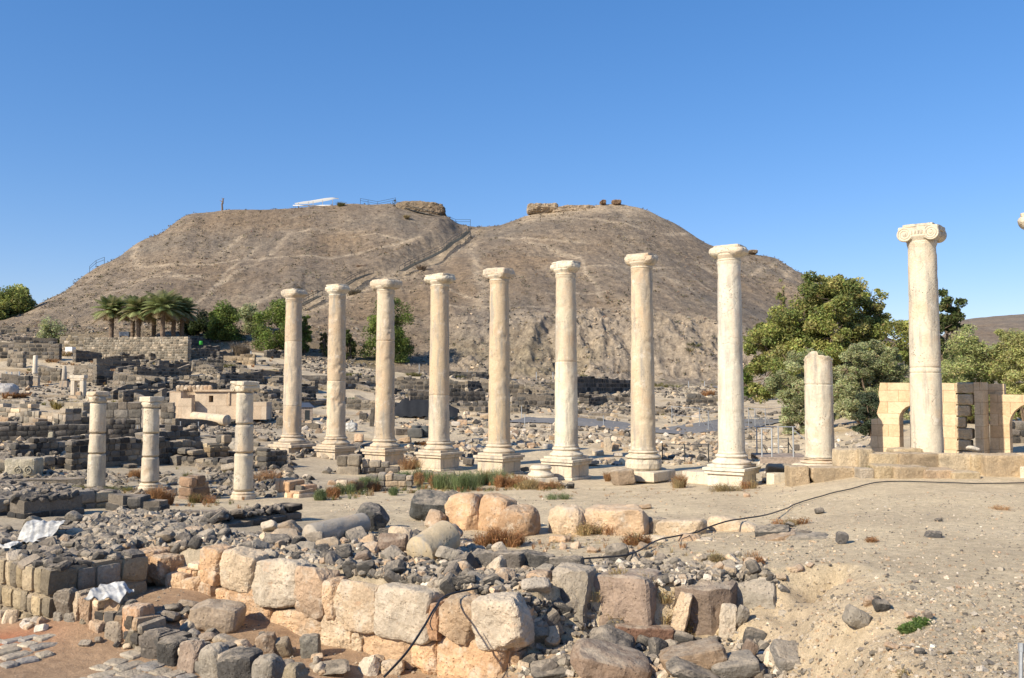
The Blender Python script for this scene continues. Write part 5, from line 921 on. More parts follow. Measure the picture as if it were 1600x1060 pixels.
RK = [ # px, foot py, w, h, palette, label, opts
 (671, 815, 66, 46, [(.11, .112, .105)], 'large flat-faced dark basalt boulder left of the orange blocks', dict(p=5, cut=(.6, .9), tilt=.4)),
 (702, 800, 42, 32, BAS[:2], 'black rough boulder behind the large flat-faced one', {}),
 (578, 832, 56, 44, [(.10, .098, .09)], 'pointed dark basalt boulder beside the fallen half column', dict(p=4, cut=(.55, .85), seed=13)),
 (975, 758, 38, 24, [(.30, .23, .16)], 'brown block-shaped boulder casting a shadow before the seventh tall column', dict(p=10, tilt=.12)),
 (966, 876, 38, 24, [(.16, .14, .11)], 'olive brown rounded stone on the rubble wall top by the hose', dict(p=3.5)), (960, 890, 34, 20, BAS[1:3], 'squared grey basalt stone on the hose', dict(p=14, tilt=.1, Y=16.3)),
 (610, 843, 40, 18, GREY+BAS[2:], 'grey mottled stone below the pointed boulder', {}), (622, 852, 40, 28, LIME, 'pale pink stone left of the brown slab', dict(mt='lime')), (612, 866, 46, 30, PUR, 'brown flat slab in front of the cut drum', dict(p=10, tilt=.2)),
 (700, 850, 44, 28, ORNG, 'orange stone beside the cut column drum', dict(mt='lime')), (717, 880, 30, 18, LIME, 'cream round stone on the rubble', dict(mt='lime', p=3.5)), (680, 828, 34, 30, LIME, 'broken pale stone under the large dark boulder', dict(mt='lime')),
 (536, 876, 26, 24, BAS[:2], 'black angular stone on the rubble plateau centre', {}), (566, 880, 26, 18, PUR, 'brown angular stone beside the black one on the plateau', {}), (616, 902, 36, 24, BAS[:3], 'dark grey stone near the wall top', {}), (700, 880, 44, 24, GREY[:3], 'flat grey stone in front of the dark kerb blocks', dict(p=8)),
 (546, 900, 26, 20, BAS, 'dark stone behind the second boulder from the wall end', {}), (570, 906, 30, 20, BAS, 'dark stone beside the upper boulders', {}), (712, 895, 26, 18, GREY, 'grey chunk beside the dark kerb blocks', {}), (790, 910, 34, 20, LIME, 'pale stone beside the hose on the wall top', dict(mt='lime')),
 (725, 928, 40, 18, BAS, 'dark flat stone beside the hose on the wall top', dict(p=8)), (418, 832, 26, 18, LIME, 'pale stone left of the half column', dict(mt='lime')), (450, 838, 36, 22, [(.34, .26, .18)], 'brown blocky stone left of the half column', {}), (490, 852, 30, 20, GREY, 'grey stone under the half column', {}),
 (838, 948, 48, 26, [(.52, .46, .38)], 'whitish lumpy stone left of the dark kerb', dict(mt='lime')), (888, 952, 30, 34, BAS[:2], 'black jagged stone left of the purple-brown blocks', dict(p=4)), (898, 972, 32, 32, [(.34, .29, .23)], 'leaning grey-brown stone left of the purple-brown blocks', dict(p=6)),
 (915, 978, 32, 14, [(.38, .33, .26)], 'low pale flat stone at the foot of the straw grass', {}), (964, 984, 26, 20, [(.50, .45, .37)], 'whitish rounded stone on the dirt by the straw grass', dict(mt='lime', p=3.5)), (1008, 1006, 92, 26, [(.26, .15, .10)], 'flat reddish-brown slab leaning on the rubble', dict(p=12, tilt=.25, dep=.5, cuts=3)),
 (870, 972, 60, 28, BAS, 'dark basalt stone cluster head beside the wall corner', {}), (835, 1020, 48, 46, [(.22, .21, .17)], 'grey-green upright stone by the wall corner', dict(p=6)), (808, 1010, 40, 40, BAS, 'dark blue-grey stone at the wall corner', {}), (862, 1012, 28, 34, LIME, 'beige block among dark stones at the wall corner', dict(mt='lime', p=9)),
 (960, 1030, 78, 42, [(.15, .135, .115)], 'grey-brown wedge boulder at the bottom centre', dict(p=5)), (910, 1034, 30, 26, [(.12, .125, .12)], 'blue-grey stone at the bottom centre', {}), (958, 1078, 128, 58, PUR, 'broad brown boulder cut by the bottom edge', dict(p=5, cut=(.7, .95))), (862, 1066, 66, 26, BAS, 'dark rounded stone at the bottom edge', {}), (1090, 1058, 106, 44, [(.30, .215, .14)], 'broad tan-brown boulder at the bottom right of centre', dict(p=5, cut=(.7, .95))),
 (1152, 1062, 78, 30, [(.20, .185, .16)], 'grey flat boulder with pale edge at the bottom', dict(p=7)), (1090, 1076, 88, 32, BAS[2:4], 'dark angular boulder in the bottom edge', {}), (1174, 1030, 24, 28, PUR, 'small dark red upright stone', {}), (1196, 1042, 26, 16, BAS, 'small blue-black stone at the slope foot', {}), (1242, 1038, 60, 28, [(.26, .24, .21)], 'flat grey stone sunk in the slope', dict(p=8, sink=.5)), (1236, 1050, 38, 20, [(.24, .22, .19)], 'grey triangular stone at the bottom', {}),
 (1160, 985, 24, 34, [(.36, .32, .26)], 'pale chunk between purple-brown block and spotted boulder', {}), (1068, 962, 20, 34, LIME, 'narrow cream stone wedged between the blocks', dict(mt='lime')), (1174, 922, 14, 16, BAS[1:3], 'small squared grey stone on the block line', dict(p=10)), (1188, 922, 40, 20, [(.46, .41, .33)], 'cream lumpy stone on the block line', dict(mt='lime')),
 (1282, 804, 14, 10, BAS[2:4], 'small grey stone on the sandy slope', {}), (1318, 850, 18, 18, [(.16, .15, .14)], 'dark grey wedge stone on the slope beside the wedge wall', dict(p=5)), (1236, 824, 14, 8, BAS, 'small grey stone above the wedge wall', {}), (1462, 842, 24, 12, [(.15, .145, .14)], 'flat slate-grey stone on the mound', dict(p=5, sink=.3)), (1468, 816, 12, 6, BAS[2:4], 'little grey stone on the mound near the crest', {}),
 (1372, 944, 14, 12, BAS[:3], 'dark stone embedded high in the mound slope', {}), (1380, 958, 26, 18, BAS[2:4], 'grey stone embedded in the mound slope', {}), (1360, 950, 18, 16, LIME, 'pale stone embedded in the mound slope', dict(mt='lime')), (1345, 985, 42, 34, [(.30, .27, .22)], 'rounded grey boulder embedded at the mound foot', dict(p=4)), (1453, 970, 14, 14, [(.24, .2, .16)], 'brown stone above the creeping plant', {}), (1424, 966, 16, 8, LIME, 'pale stone above the creeping plant', dict(mt='lime')),
 (1440, 1026, 16, 10, BAS[:2], 'black stone among gravel at the lower right', dict(p=3.5)), (1396, 1018, 20, 12, LIME, 'pale lump among gravel at the lower right', dict(mt='lime')), (1480, 1026, 20, 10, [(.34, .28, .2)], 'brown-beige stone among gravel at the lower right', {}), (1395, 1052, 12, 10, [(.55, .47, .36)], 'cream pebble at the bottom edge of the gravel', dict(mt='lime')), (1391, 1020, 10, 8, BAS[:2], 'little black stone beside the pale lump', {}),
 (1268, 892, 14, 8, LIME, 'small pale stone below the wedge wall', dict(mt='lime')), (1250, 906, 20, 14, PUR, 'brown stone in the rubble below the wedge wall', {}), (1222, 910, 18, 12, LIME, 'pinkish stone in the rubble below the wedge wall', dict(mt='lime')), (1240, 898, 16, 10, LIME, 'pale stone in the rubble below the wedge wall', dict(mt='lime')),
 (330, 990, 82, 42, [(.36, .28, .20)], 'broad flat-topped brown boulder on the sunken floor', dict(p=6, cut=(.7, .95), tilt=.15)), (291, 955, 34, 14, [(.26, .21, .16)], 'brown slab behind the flat-topped boulder', {}), (300, 1000, 20, 14, [(.34, .31, .27)], 'grey round stone on the sunken floor', dict(p=3)), (320, 1006, 30, 14, [(.3, .24, .19)], 'brown low stone on the sunken floor', {}), (348, 1014, 40, 18, LIME, 'pale stone row end on the sunken floor', dict(mt='lime')), (375, 1020, 30, 16, LIME, 'cream flat stone on the sunken floor', dict(mt='lime')),
 (414, 1030, 34, 36, LIME, 'upright cream stone on the sunken floor', dict(mt='lime')), (438, 1030, 30, 30, [(.36, .29, .2)], 'tan and grey stone between two upright ones', {}), (482, 1030, 32, 34, [(.22, .205, .17)], 'squared dark grey upright stone on the sunken floor', dict(p=9, tilt=.1)), (588, 1050, 26, 22, LIME, 'cream lump before the lower boulders', dict(mt='lime')), (612, 1058, 36, 22, ORNG, 'orange lump before the lower boulders', dict(mt='lime')), (420, 1066, 70, 22, BAS[2:], 'grey block at the bottom edge left of centre', {}), (510, 1060, 70, 18, GREY, 'flat grey stone at the bottom edge', {}),
 (360, 1056, 40, 20, BAS, 'dark stone at the bottom left edge', {}), (266, 962, 30, 16, BAS[1:], 'dark rubble lump below the spread cloth', {}), (258, 975, 34, 18, [(.2, .17, .14)], 'brown rubble lump below the spread cloth', {}), (690, 962, 14, 12, BAS[2:], 'grey pebble wedged between two big boulders', {}), (594, 978, 12, 12, BAS[2:], 'small grey wedge stone low in the boulder wall', {}), (646, 1040, 10, 10, [(.5, .47, .42)], 'small white stone at the foot of the boulder wall', {}),
 (130, 1012, 18, 9, GREY, 'flat grey stone on the brown dirt by the paving', {}), (152, 1008, 12, 10, GREY, 'round grey stone on the brown dirt', {}), (181, 1014, 11, 10, BAS[:2], 'small black stone on the brown dirt', {}), (197, 1018, 14, 10, LIME, 'small pale stone on the brown dirt', dict(mt='lime')), (110, 820, 26, 20, GREY, 'grey stone on the covered rubble top', {}), (92, 838, 30, 16, [(.2, .17, .14)], 'brown stone weighing down the white sheet', {}), (110, 840, 28, 14, LIME, 'tan stone beside the white sheet', dict(mt='lime')),
 (46, 832, 34, 24, YEL, 'yellowish block left of the white sheet', dict(p=8)), (95, 822, 26, 12, BAS, 'dark stone above the white sheet', {}), (250, 850, 34, 18, [(.3, .24, .17)], 'brown stone at the end of the street wall', {}), (300, 838, 28, 14, LIME, 'pale flat stone on the rubble plateau', dict(mt='lime')), (320, 826, 22, 16, BAS[2:4], 'grey stone near the black kerb wall', {}), (284, 852, 30, 20, BAS[2:], 'grey angular stone on the plateau edge', {}), (303, 862, 20, 20, BAS[2:4], 'round dark stone near the end boulders', dict(p=3.5)),
 (510, 742, 16, 12, GREY, 'grey stone left of the flat slab', {}), (366, 708, 24, 18, [(.3, .27, .22)], 'rounded grey-brown boulder behind the tallest short column', {}), (358, 740, 30, 16, [(.33, .28, .21)], 'round brown boulder right of the plant-topped pier', {}), (1215, 748, 30, 22, [(.40, .31, .2)], 'yellow-brown boulder under the wooden walkway', {}), (892, 764, 12, 10, BAS[:2], 'small black stone at the foot of the sixth pedestal', {}), (880, 762, 14, 8, BAS, 'dark stone before the sixth pedestal', {}),
 (1008, 796, 22, 8, LIME, 'flat pale stone on the sandy path', dict(mt='lime', sink=.4)), (1168, 778, 10, 7, LIME, 'small yellow stone on the sandy path', dict(mt='lime')), (1172, 718, 26, 18, [(.48, .40, .30)], 'pale square block right of the eighth tall column', dict(p=12, tilt=.1)), (585, 760, 0, 0, 0, '', {})]
for i, (px, py, w_, h, pal, lab, o) in enumerate(RK):
    if not w_: continue
    o = dict(o); sd = o.pop('seed', 1000+i); rock('boulder' if w_ > 24 else 'stone', lab, 'boulder' if w_ > 24 else 'stone', px, py, w_, h, pal, sd, n=14 if w_ > 30 else 9, **o)
# stones of the rubble fields, one object each
def field(poly_fn, count, size, pal, label, group, seed, n=5, mt='rock', name='rubble_stone'):
    r = np.random.default_rng(seed); k = 0; tries = 0
    while k < count and tries < count*30:
        tries += 1; q = poly_fn(r)
        if q is None: continue
        x, y = q; s = size[0]*(size[1]/size[0])**(r.random()**1.6); z = Tz(x, y); V, f = stone(r, (s*r.uniform(.9, 1.4), s, s*r.uniform(.5, .85)), n, r.choice([3.5, 5, 7]), 6, (.6, .92), .05, 1.8); V = V@rot_rand(r, .7).T@rz(r.uniform(0, 6.3)).T
        li = r.random() < .28; c = pick(r, LIME if li else pal, .15); mb = MB(); mb.add(V, f, c); tag(mb.build(name, M['lime' if li else mt], loc=(x, y, z+s*.08)), label, 'stone', group); k += 1
def in_px(x0, x1, y0, y1):
    def g(r):
        px, py = r.uniform(x0, x1), r.uniform(y0, y1); v = hit(px, py); return v.x, v.y
    return g
def poly_px(pts):
    P = pts
    def g(r):
        xs = [p[0] for p in P]; ys = [p[1] for p in P]; px, py = r.uniform(min(xs), max(xs)), r.uniform(min(ys), max(ys)); c = False; n = len(P)
        for i in range(n):
            (ax, ay), (bx, by) = P[i], P[(i+1) % n]
            if (ay > py) != (by > py) and px < (bx-ax)*(py-ay)/(by-ay)+ax: c = not c
        if not c: return None
        v = hit(px, py); return v.x, v.y
    return g
PLAT = [(240, 868), (330, 832), (480, 840), (560, 835), (640, 840), (740, 850), (800, 870), (870, 905), (800, 925), (700, 930), (600, 905), (500, 882), (400, 872), (330, 850)]
field(poly_px(PLAT), 120, (.14, .42), BAS+GREY[:2], 'one of the loose dark and pale stones strewn behind the boulder wall', 'loose stones behind the boulder wall', 5, 6)
field(poly_px([(800, 950), (880, 950), (900, 985), (1060, 1000), (1180, 1000), (1240, 1060), (800, 1060)]), 60, (.10, .36), BAS+GREY, 'one of the broken stones scattered below the basalt block line', 'broken stones below the basalt block line', 6, 6)
field(poly_px([(560, 1040), (420, 1000), (260, 950), (300, 1010), (420, 1060), (640, 1060)]), 26, (.08, .3), BAS+GREY+LIME, 'one of the loose stones lying on the sunken brown floor', 'loose stones on the sunken floor', 7, 6)
field(poly_px([(860, 850), (1200, 870), (1190, 900), (1000, 880), (880, 865)]), 40, (.09, .28), BAS+GREY+LIME, 'one of the small stones between the limestone row and the block line', 'small stones under the limestone row', 8, 5)
field(in_px(400, 640, 735, 765), 24, (.15, .4), BAS+GREY+LIME, 'one of the stones lying in front of the first tall columns', 'stones before the first tall columns', 9, 4)
# everything nobody could count
def scatter(name, label, gens, mt, n=2, kind='stuff', sink=.06):
    mb = MB()
    for g, cnt, sz, pal, seed in gens:
        r = np.random.default_rng(seed); X = []; Y = []
        while len(X) < cnt:
            q = g(r)
            if q is not None: X.append(q[0]); Y.append(q[1])
        X = np.array(X); Y = np.array(Y); zz = T(X, Y); protos = [stone(r, (1.2, 1, .7), n, 5, 5, (.6, .92), .05, 1.8) for _ in range(14)]
        for x, y, z in zip(X, Y, zz):
            V, f = protos[r.integers(14)]; s = sz[0]*(sz[1]/sz[0])**(r.random()**1.5); V = (V*s*np.array([1, 1, r.uniform(.7, 1.2)]))@rot_rand(r, .6).T@rz(r.uniform(0, 6.3)).T; mb.add(V+np.array([x, y, z+s*sink]), f, pick(r, pal, .2))
    return tag(mb.build(name, M[mt]), label, None, None, kind)
def uni(x0, x1, y0, y1, cond=None):
    def g(r):
        y = y0*(y1/y0)**r.random(); x = r.uniform(x0, x1)*y
        return (x, y) if cond is None or cond(x, y) else None
    return g
WHT = [(.55, .48, .38), (.50, .42, .31), (.62, .56, .47)]; PEB = WHT+WHT+LIME+LIME+BAS[2:]+GREY+GREY+GREY+[(.45, .30, .2)]
def pxr(a, b): return (a-800)/F_PX, (b-800)/F_PX
scatter('gravel', 'pale, grey and reddish pebbles strewn over the mound and paths', [
    (uni(*pxr(1150, 1640), 8.5, 24), 5200, (.010, .05), PEB, 1), (uni(*pxr(1250, 1640), 8.5, 13), 3600, (.008, .04), PEB, 2), (uni(*pxr(1250, 1640), 8.5, 15), 260, (.04, .10), PEB, 22),
    (uni(*pxr(520, 1250), 19, 30), 1800, (.012, .06), PEB, 3), (uni(*pxr(200, 900), 11, 17), 1800, (.010, .05), PEB, 4), (uni(*pxr(800, 1300), 10.5, 19), 2600, (.012, .07), PEB+GREY, 5)], 'rock', 1)
scatter('rubble', 'dense small basalt and limestone rubble filling the wall tops behind the boulder wall', [
    (poly_px(PLAT), 2600, (.04, .17), BAS+GREY+GREY+WHT+LIME, 11), (poly_px([(60, 850), (180, 800), (345, 808), (350, 830), (250, 850), (235, 862)]), 2200, (.06, .26), BAS+GREY+GREY+GREY+LIME[:3], 12),
    (poly_px([(760, 895), (880, 880), (1180, 880), (1230, 925), (1040, 915), (900, 905)]), 1100, (.04, .16), BAS+GREY+WHT, 13), (poly_px([(800, 940), (900, 950), (1000, 1000), (1240, 1000), (1260, 1060), (800, 1060)]), 1100, (.03, .14), BAS+GREY+WHT, 14)], 'rock', 2)
def ruin_cond(x, y): return vn(np.array([x/5, y/7, .3]), 77) > -.12
scatter('distant_rubble', 'dark and pale stones scattered all over the distant excavated ruins', [
    (uni(*pxr(-60, 460), 33, 120, ruin_cond), 4200, (.08, .40), BAS+GREY+DK+LIME[:2], 31), (uni(*pxr(460, 1200), 44, 66, ruin_cond), 1500, (.12, .50), WHT+LIME+GREY+BAS, 32), (uni(*pxr(460, 1230), 82, 125, ruin_cond), 2800, (.15, .6), BAS+BAS+DK+GREY+LIME[:1], 33),
    (uni(*pxr(1120, 1380), 34, 60), 500, (.10, .35), WHT+GREY, 34), (uni(*pxr(-60, 500), 29, 36), 900, (.08, .3), BAS+GREY, 35), (uni(*pxr(560, 1230), 66, 82), 260, (.15, .5), BAS+LIME, 36), (uni(*pxr(-60, 1300), 118, 150, ruin_cond), 1300, (.2, .6), GREY+DK+LIME[:2], 37)], 'far', 2)
# low scrub on the slopes of the hill
def hill_scrub():
    r = np.random.default_rng(55); k = 9000; u = r.uniform(-.57, .36, k); y = r.uniform(130, 233, k); x = u*y; z = T(x, y); keep = n2(x, y, 14, o=3, seed=90)+r.normal(size=k)*.25 > -.05; x, y, z = x[keep], y[keep], z[keep]; mb = MB()
    for a, b, c in zip(x, y, z):
        m = 7; s = r.uniform(.10, .38); C = np.array([a, b, c+s*.25])+r.normal(size=(m, 3))*np.array([s, s, s*.35]); P, f, t = leaves(r, C, s*1.1, 4, pick(r, [(.20, .15, .09), (.15, .125, .085), (.27, .21, .13), (.12, .11, .07)], .15), .6, .2); mb.add(P, f, t)
    tag(mb.build('dry_scrub', M['dry']), 'dry scrub dotting the brown slopes of the hill', None, None, 'stuff')
hill_scrub()
# medium blocks one could count in the middle distance
MB_ = [(712, 375)]
blocks = [(683, 662, 16, 14, LIME), (572, 640, 10, 16, GREY), (573, 660, 10, 14, [(.55, .45, .38)]), (581, 668, 9, 30, BAS), (651, 652, 12, 10, LIME), (663, 650, 9, 16, BAS[2:]), (663, 682, 9, 18, BAS), (482, 664, 12, 7, LIME), (560, 690, 14, 12, LIME), (575, 700, 22, 8, GREY), (632, 694, 20, 11, LIME), (648, 684, 24, 14, [(.14, .14, .13)]),
 (702, 650, 12, 5, LIME), (722, 656, 14, 7, WHT), (722, 664, 16, 8, LIME), (740, 650, 12, 5, LIME), (757, 655, 14, 9, LIME), (712, 666, 14, 7, WHT), (805, 682, 10, 9, PUR), (862, 688, 9, 8, LIME), (830, 700, 14, 8, LIME), (856, 702, 16, 8, WHT), (815, 700, 12, 7, LIME), (935, 712, 18, 8, WHT), (950, 706, 12, 22, WHT), (962, 704, 12, 11, LIME), (943, 700, 8, 9, LIME), (978, 706, 10, 8, LIME), (966, 714, 14, 6, WHT),
 (953, 660, 12, 9, LIME), (960, 652, 12, 7, WHT), (912, 658, 14, 8, GREY), (925, 659, 12, 9, DK), (938, 662, 12, 9, DK), (1078, 670, 12, 8, LIME), (1090, 656, 16, 8, WHT), (1045, 716, 12, 8, LIME), (1070, 722, 14, 7, WHT), (1100, 716, 14, 7, WHT), (1082, 718, 10, 7, GREY), (1190, 690, 16, 10, WHT), (1160, 700, 20, 9, WHT), (1246, 704, 8, 9, BAS), (420, 652, 12, 8, BAS), (395, 700, 18, 10, DK),
 (184, 625, 12, 11, LIME), (122, 622, 9, 10, LIME), (95, 586, 8, 6, LIME), (120, 655, 20, 13, GREY), (50, 686, 18, 7, [(.5, .47, .42)]), (62, 685, 9, 8, GREY), (78, 690, 8, 15, [(.42, .39, .3)]), (6, 660, 14, 8, [(.36, .26, .17)]), (355, 600, 10, 7, LIME), (330, 606, 10, 7, LIME), (388, 640, 12, 10, LIME), (410, 690, 16, 8, GREY), (470, 690, 14, 10, DK), (500, 705, 12, 7, GREY), (548, 716, 20, 8, GREY), (745, 715, 12, 8, BAS), (732, 726, 18, 10, BAS), (820, 738, 14, 8, GREY), (925, 728, 24, 8, GREY)]
for i, (px, py, w_, h, pal) in enumerate(blocks):
    if w_: rock('stone_block', 'one of the loose cut blocks lying about the ruins behind the tall columns' if px > 440 else 'one of the loose cut blocks lying about the left-hand ruins', 'block', px, py, w_, h, pal, 3000+i, n=6, p=12, cuts=4, cut=(.78, .97), tilt=.15, mt='wall', group='loose cut blocks behind the tall columns' if px > 440 else 'loose cut blocks in the left-hand ruins')
def weeds(name, label, gens):
    mb = MB()
    for g, cnt, rad, h, pal, n_, seed, bl in gens:
        r = np.random.default_rng(seed); k = 0
        while k < cnt:
            q = g(r)
            if q is None: continue
            k += 1; tuft(mb, (q[0], q[1], Tz(*q)-.01), rad*r.uniform(.5, 1.4), h*r.uniform(.4, 1.3), n_, pick(r, pal, .2), r, wdt=bl)
    tag(mb.build(name, M['dry']), label, None, None, 'stuff')
weeds('dry_grass', 'straggly dry grass and weeds growing along the columns, walls and ruins', [
    (poly_px([(495, 782), (560, 757), (640, 744), (720, 742), (870, 748), (900, 766), (800, 768), (700, 770), (610, 772), (540, 784)]), 330, .16, .20, OR_+YEL_+OLV+GRN[:1], 26, 1, .006),
    (poly_px([(840, 762), (1190, 758), (1190, 776), (840, 778)]), 90, .08, .08, YEL_+OR_, 14, 2, .004), (poly_px([(700, 845), (900, 838), (1200, 868), (1200, 880), (900, 862), (760, 868)]), 70, .10, .12, YEL_+OR_, 18, 3, .004),
    (in_px(180, 420, 735, 795), 90, .12, .14, OR_+OLV+YEL_, 20, 4, .005), (in_px(0, 440, 560, 640), 150, .35, .32, OR_+YEL_+OLV, 22, 5, .03), (in_px(440, 1200, 575, 650), 170, .35, .25, OLV+YEL_, 20, 6, .03),
    (in_px(1000, 1600, 780, 1000), 60, .05, .05, YEL_, 9, 7, .003), (in_px(900, 1150, 940, 1000), 60, .06, .09, YEL_, 12, 8, .003), (in_px(0, 300, 650, 760), 60, .14, .16, OLV+YEL_+OR_, 18, 9, .008)])
# ------------------------------------------------------------------ built things and small details
def box(mb, c, s, col=(.5, .5, .5), ang=0, bev=0):
    V = np.array([(x, y, z) for x in (-.5, .5) for y in (-.5, .5) for z in (-.5, .5)])*np.array(s); V = V@rz(ang).T+np.array(c, float)
    mb.add(V, np.array([[0, 1, 3, 2], [4, 6, 7, 5], [0, 4, 5, 1], [2, 3, 7, 6], [0, 2, 6, 4], [1, 5, 7, 3]]), col)
def tube(mb, pts, r, col=(.3, .3, .3), seg=6):
    P = np.array(pts, float); n = len(P); V = []
    for i in range(n):
        d = P[min(i+1, n-1)]-P[max(i-1, 0)]; d /= np.linalg.norm(d)+1e-9; e = np.cross(d, [0, 0, 1.]) if abs(d[2]) < .9 else np.cross(d, [1., 0, 0]); e /= np.linalg.norm(e); g = np.cross(d, e)
        for k in range(seg): a = 2*math.pi*k/seg; V.append(P[i]+(e*math.cos(a)+g*math.sin(a))*r)
    F = [[i*seg+k, i*seg+(k+1) % seg, (i+1)*seg+(k+1) % seg, (i+1)*seg+k] for i in range(n-1) for k in range(seg)]; mb.add(np.array(V), np.array(F), col)
def prism(mb, poly, y0, y1, col):
    """closed xz outline (counter-clockwise seen from -y) extruded along y; ends by ngon fan via bmesh"""
    bm = bmesh.new(); vs = [bm.verts.new((x, y0, z)) for x, z in poly]; f = bm.faces.new(vs); ex = bmesh.ops.extrude_face_region(bm, geom=[f])
    bmesh.ops.translate(bm, vec=(0, y1-y0, 0), verts=[v for v in ex['geom'] if isinstance(v, bmesh.types.BMVert)]); bmesh.ops.triangulate(bm, faces=bm.faces[:]); bmesh.ops.recalc_face_normals(bm, faces=bm.faces[:])
    bm.verts.index_update(); mb.add(np.array([v.co[:] for v in bm.verts]), np.array([[v.index for v in f.verts] for f in bm.faces]), col); bm.free()
# arched building on the right
zt = 3.68; zb_ = .9; o = at(1372, 700, 33.2); u1 = at(1530, 700, 30.0); ad = RD1; LB = math.hypot(u1.x-o.x, u1.y-o.y)
root = empty('arched_building', (o.x, o.y, zb_), ad, label='roofless pale yellow stone building with two round arches at the right', cat='building')
H_ = zt-zb_
def arch_wall(L, a0, a1, spring, top_pts, y0, y1, name):
    ra = (a1-a0)/2; cx = (a0+a1)/2; arc = [(cx-ra*math.cos(t), spring+ra*math.sin(t)) for t in np.linspace(0, math.pi, 17)]
    mb = MB(); prism(mb, [(0, 0), (a0, 0)]+arc+[(a1, 0), (L, 0)]+top_pts, y0, y1, (.5, .4, .25)); w_ = mb.build(name, M['ashlar'], root)
    v = MB()
    for i in range(9):
        t0, t1 = math.pi*i/9+.012, math.pi*(i+1)/9-.012; q = []
        for rr, tt in ((ra+.002, t0), (ra+.002, t1), (ra+.36, t1), (ra+.36, t0)): q.append((cx-rr*math.cos(tt), spring+rr*math.sin(tt)))
        prism(v, q[::-1], y0-.012, y0+.2, (.5, .4, .26))
    v.build('arch_stones', M['ashlar'], w_); return w_
xw = lambda px: (lambda u: (u*o.y-o.x)/(math.cos(ad)-u*math.sin(ad)))((px-800)/F_PX)
a0, a1 = xw(1403), xw(1447)+.05; L1 = xw(1492)
arch_wall(L1, a0, a1, 1.48, [(L1, H_-.02), (xw(1476), H_), (.12, H_+.02), (.06, H_-.35), (.10, H_-.7), (-.02, H_-1.1), (.06, 1.5), (-.22, 1.45), (-.22, .9), (-.3, .5)], 0, .6, 'front_wall')
mb = MB(); rr_ = np.random.default_rng(8)
for i in range(7):     # toothed broken end of the front wall
    zc = .2+i*.40; wd = [.62, .5, .55, .34, .5, .62, .7][i]; V, f = stone(rr_, (wd, .55, .38), 8, 9, 4, (.75, .95), .05); mb.add(V+np.array([L1+wd/2-.05, .25, zc]), f, (.52, .41, .26))
mb.build('broken_wall_end', M['lime'], root)
mb = MB(); box(mb, (xw(1521)+.13, .6, H_/2+.01), (.26, 1.3, H_+.02)); mb.build('cross_wall', M['ashlar'], root)
x2 = xw(1521)+.26; w2 = at(1606, 700, 33.2); ch = MB()
def arch2():
    L = 5.2; H2 = H_-.42; q0 = 1.35; q1 = 2.75; ra = .78; cx = 1.42; sp_ = 1.3; arc = [(cx-ra*math.cos(t), sp_+ra*math.sin(t)) for t in np.linspace(0, math.pi, 17)]
    mb = MB(); prism(mb, [(0, 0), (cx-ra, 0)]+arc+[(cx+ra, 0), (L, 0), (L, H2+.1), (3.4, H2+.05), (1.0, H2), (.05, H2+.02)], 1.2, 1.9, (.5, .4, .25)); w_ = mb.build('rear_wall', M['ashlar'], root, loc=(x2, 0, 0))
    v = MB()
    for i in range(9):
        t0, t1 = math.pi*i/9+.012, math.pi*(i+1)/9-.012; q = [(cx-rr*math.cos(tt), sp_+rr*math.sin(tt)) for rr, tt in ((ra+.002, t0), (ra+.002, t1), (ra+.34, t1), (ra+.34, t0))]; prism(v, q[::-1], 1.188, 1.4, (.5, .4, .26))
    v.build('arch_stones', M['ashlar'], w_)
    mb = MB(); box(mb, (.24, 1.55, H2+.2), (.5, .5, .38)); mb.build('top_stones', M['ashlar'], root, loc=(x2, 0, 0))
arch2()
mb = MB(); box(mb, (a0+.55, 2.6, .85), (1.4, .5, 1.7)); mb.build('inner_wall', M['ashlar'], root)
masonry('ruined_wall', *[float(v) for v in (at(1560, 700, 36.5).x, 36.5)], 0, 4, [(0, 2.15), (4, 2.15)], .5, .62, .34, BAS+GREY, 'dark stone wall seen through the right-hand arch', zb=1.0, n=4, seed=300, ragged=.1)
rock('stone', 'tilted white oval stone on the low ashlar wall by the arch', 'stone', 1524, 706, 20, 9, WHT, 33, Y=29.0, mt='lime', p=3, cuts=2)
# pink curved building on the left
b0 = hit(268, 655); Yp = b0.y; zz_ = lambda py: zpy(Yp, py); zb2 = zz_(656); s_ = Yp/F_PX
root = empty('curved_building', (b0.x, Yp, zb2), label='pale pink marble-faced building with a curved niche and a small square window', cat='building')
Xp = lambda px: (px-800)*s_-b0.x
def flat_wall(x0, x1, z1, y0, y1, hole=None):
    mb = MB()
    if hole:
        hx0, hx1, hz0, hz1 = hole; prism(mb, [(x0, 0), (hx0, 0), (hx0, z1), (x0, z1)], y0, y1, MARB[0]); prism(mb, [(hx1, 0), (x1, 0), (x1, z1), (hx1, z1)], y0, y1, MARB[0]); prism(mb, [(hx0, 0), (hx1, 0), (hx1, hz0), (hx0, hz0)], y0, y1, MARB[0]); prism(mb, [(hx0, hz1), (hx1, hz1), (hx1, z1), (hx0, z1)], y0, y1, MARB[0])
        box(mb, ((hx0+hx1)/2, y1-.05, (hz0+hz1)/2), (hx1-hx0+.1, .08, hz1-hz0+.1), (.1, .08, .06))
    else: prism(mb, [(x0, 0), (x1, 0), (x1, z1), (x0, z1)], y0, y1, MARB[0])
    return mb
h1 = zz_(612)-zb2
flat_wall(Xp(299), Xp(366), h1, .8, 2.2, (Xp(321), Xp(328), h1-.72, h1-.28)).build('window_wall', M['ashlar_pink'], root)
flat_wall(Xp(366), Xp(414), h1*.62, 0.5, 1.9).build('right_wall', M['ashlar_pink'], root)
mb = MB()
n_ = 20; Ri, Ro = 1.5, 1.9; cx, cy = Xp(282)+.0, .3; V = []; F = []
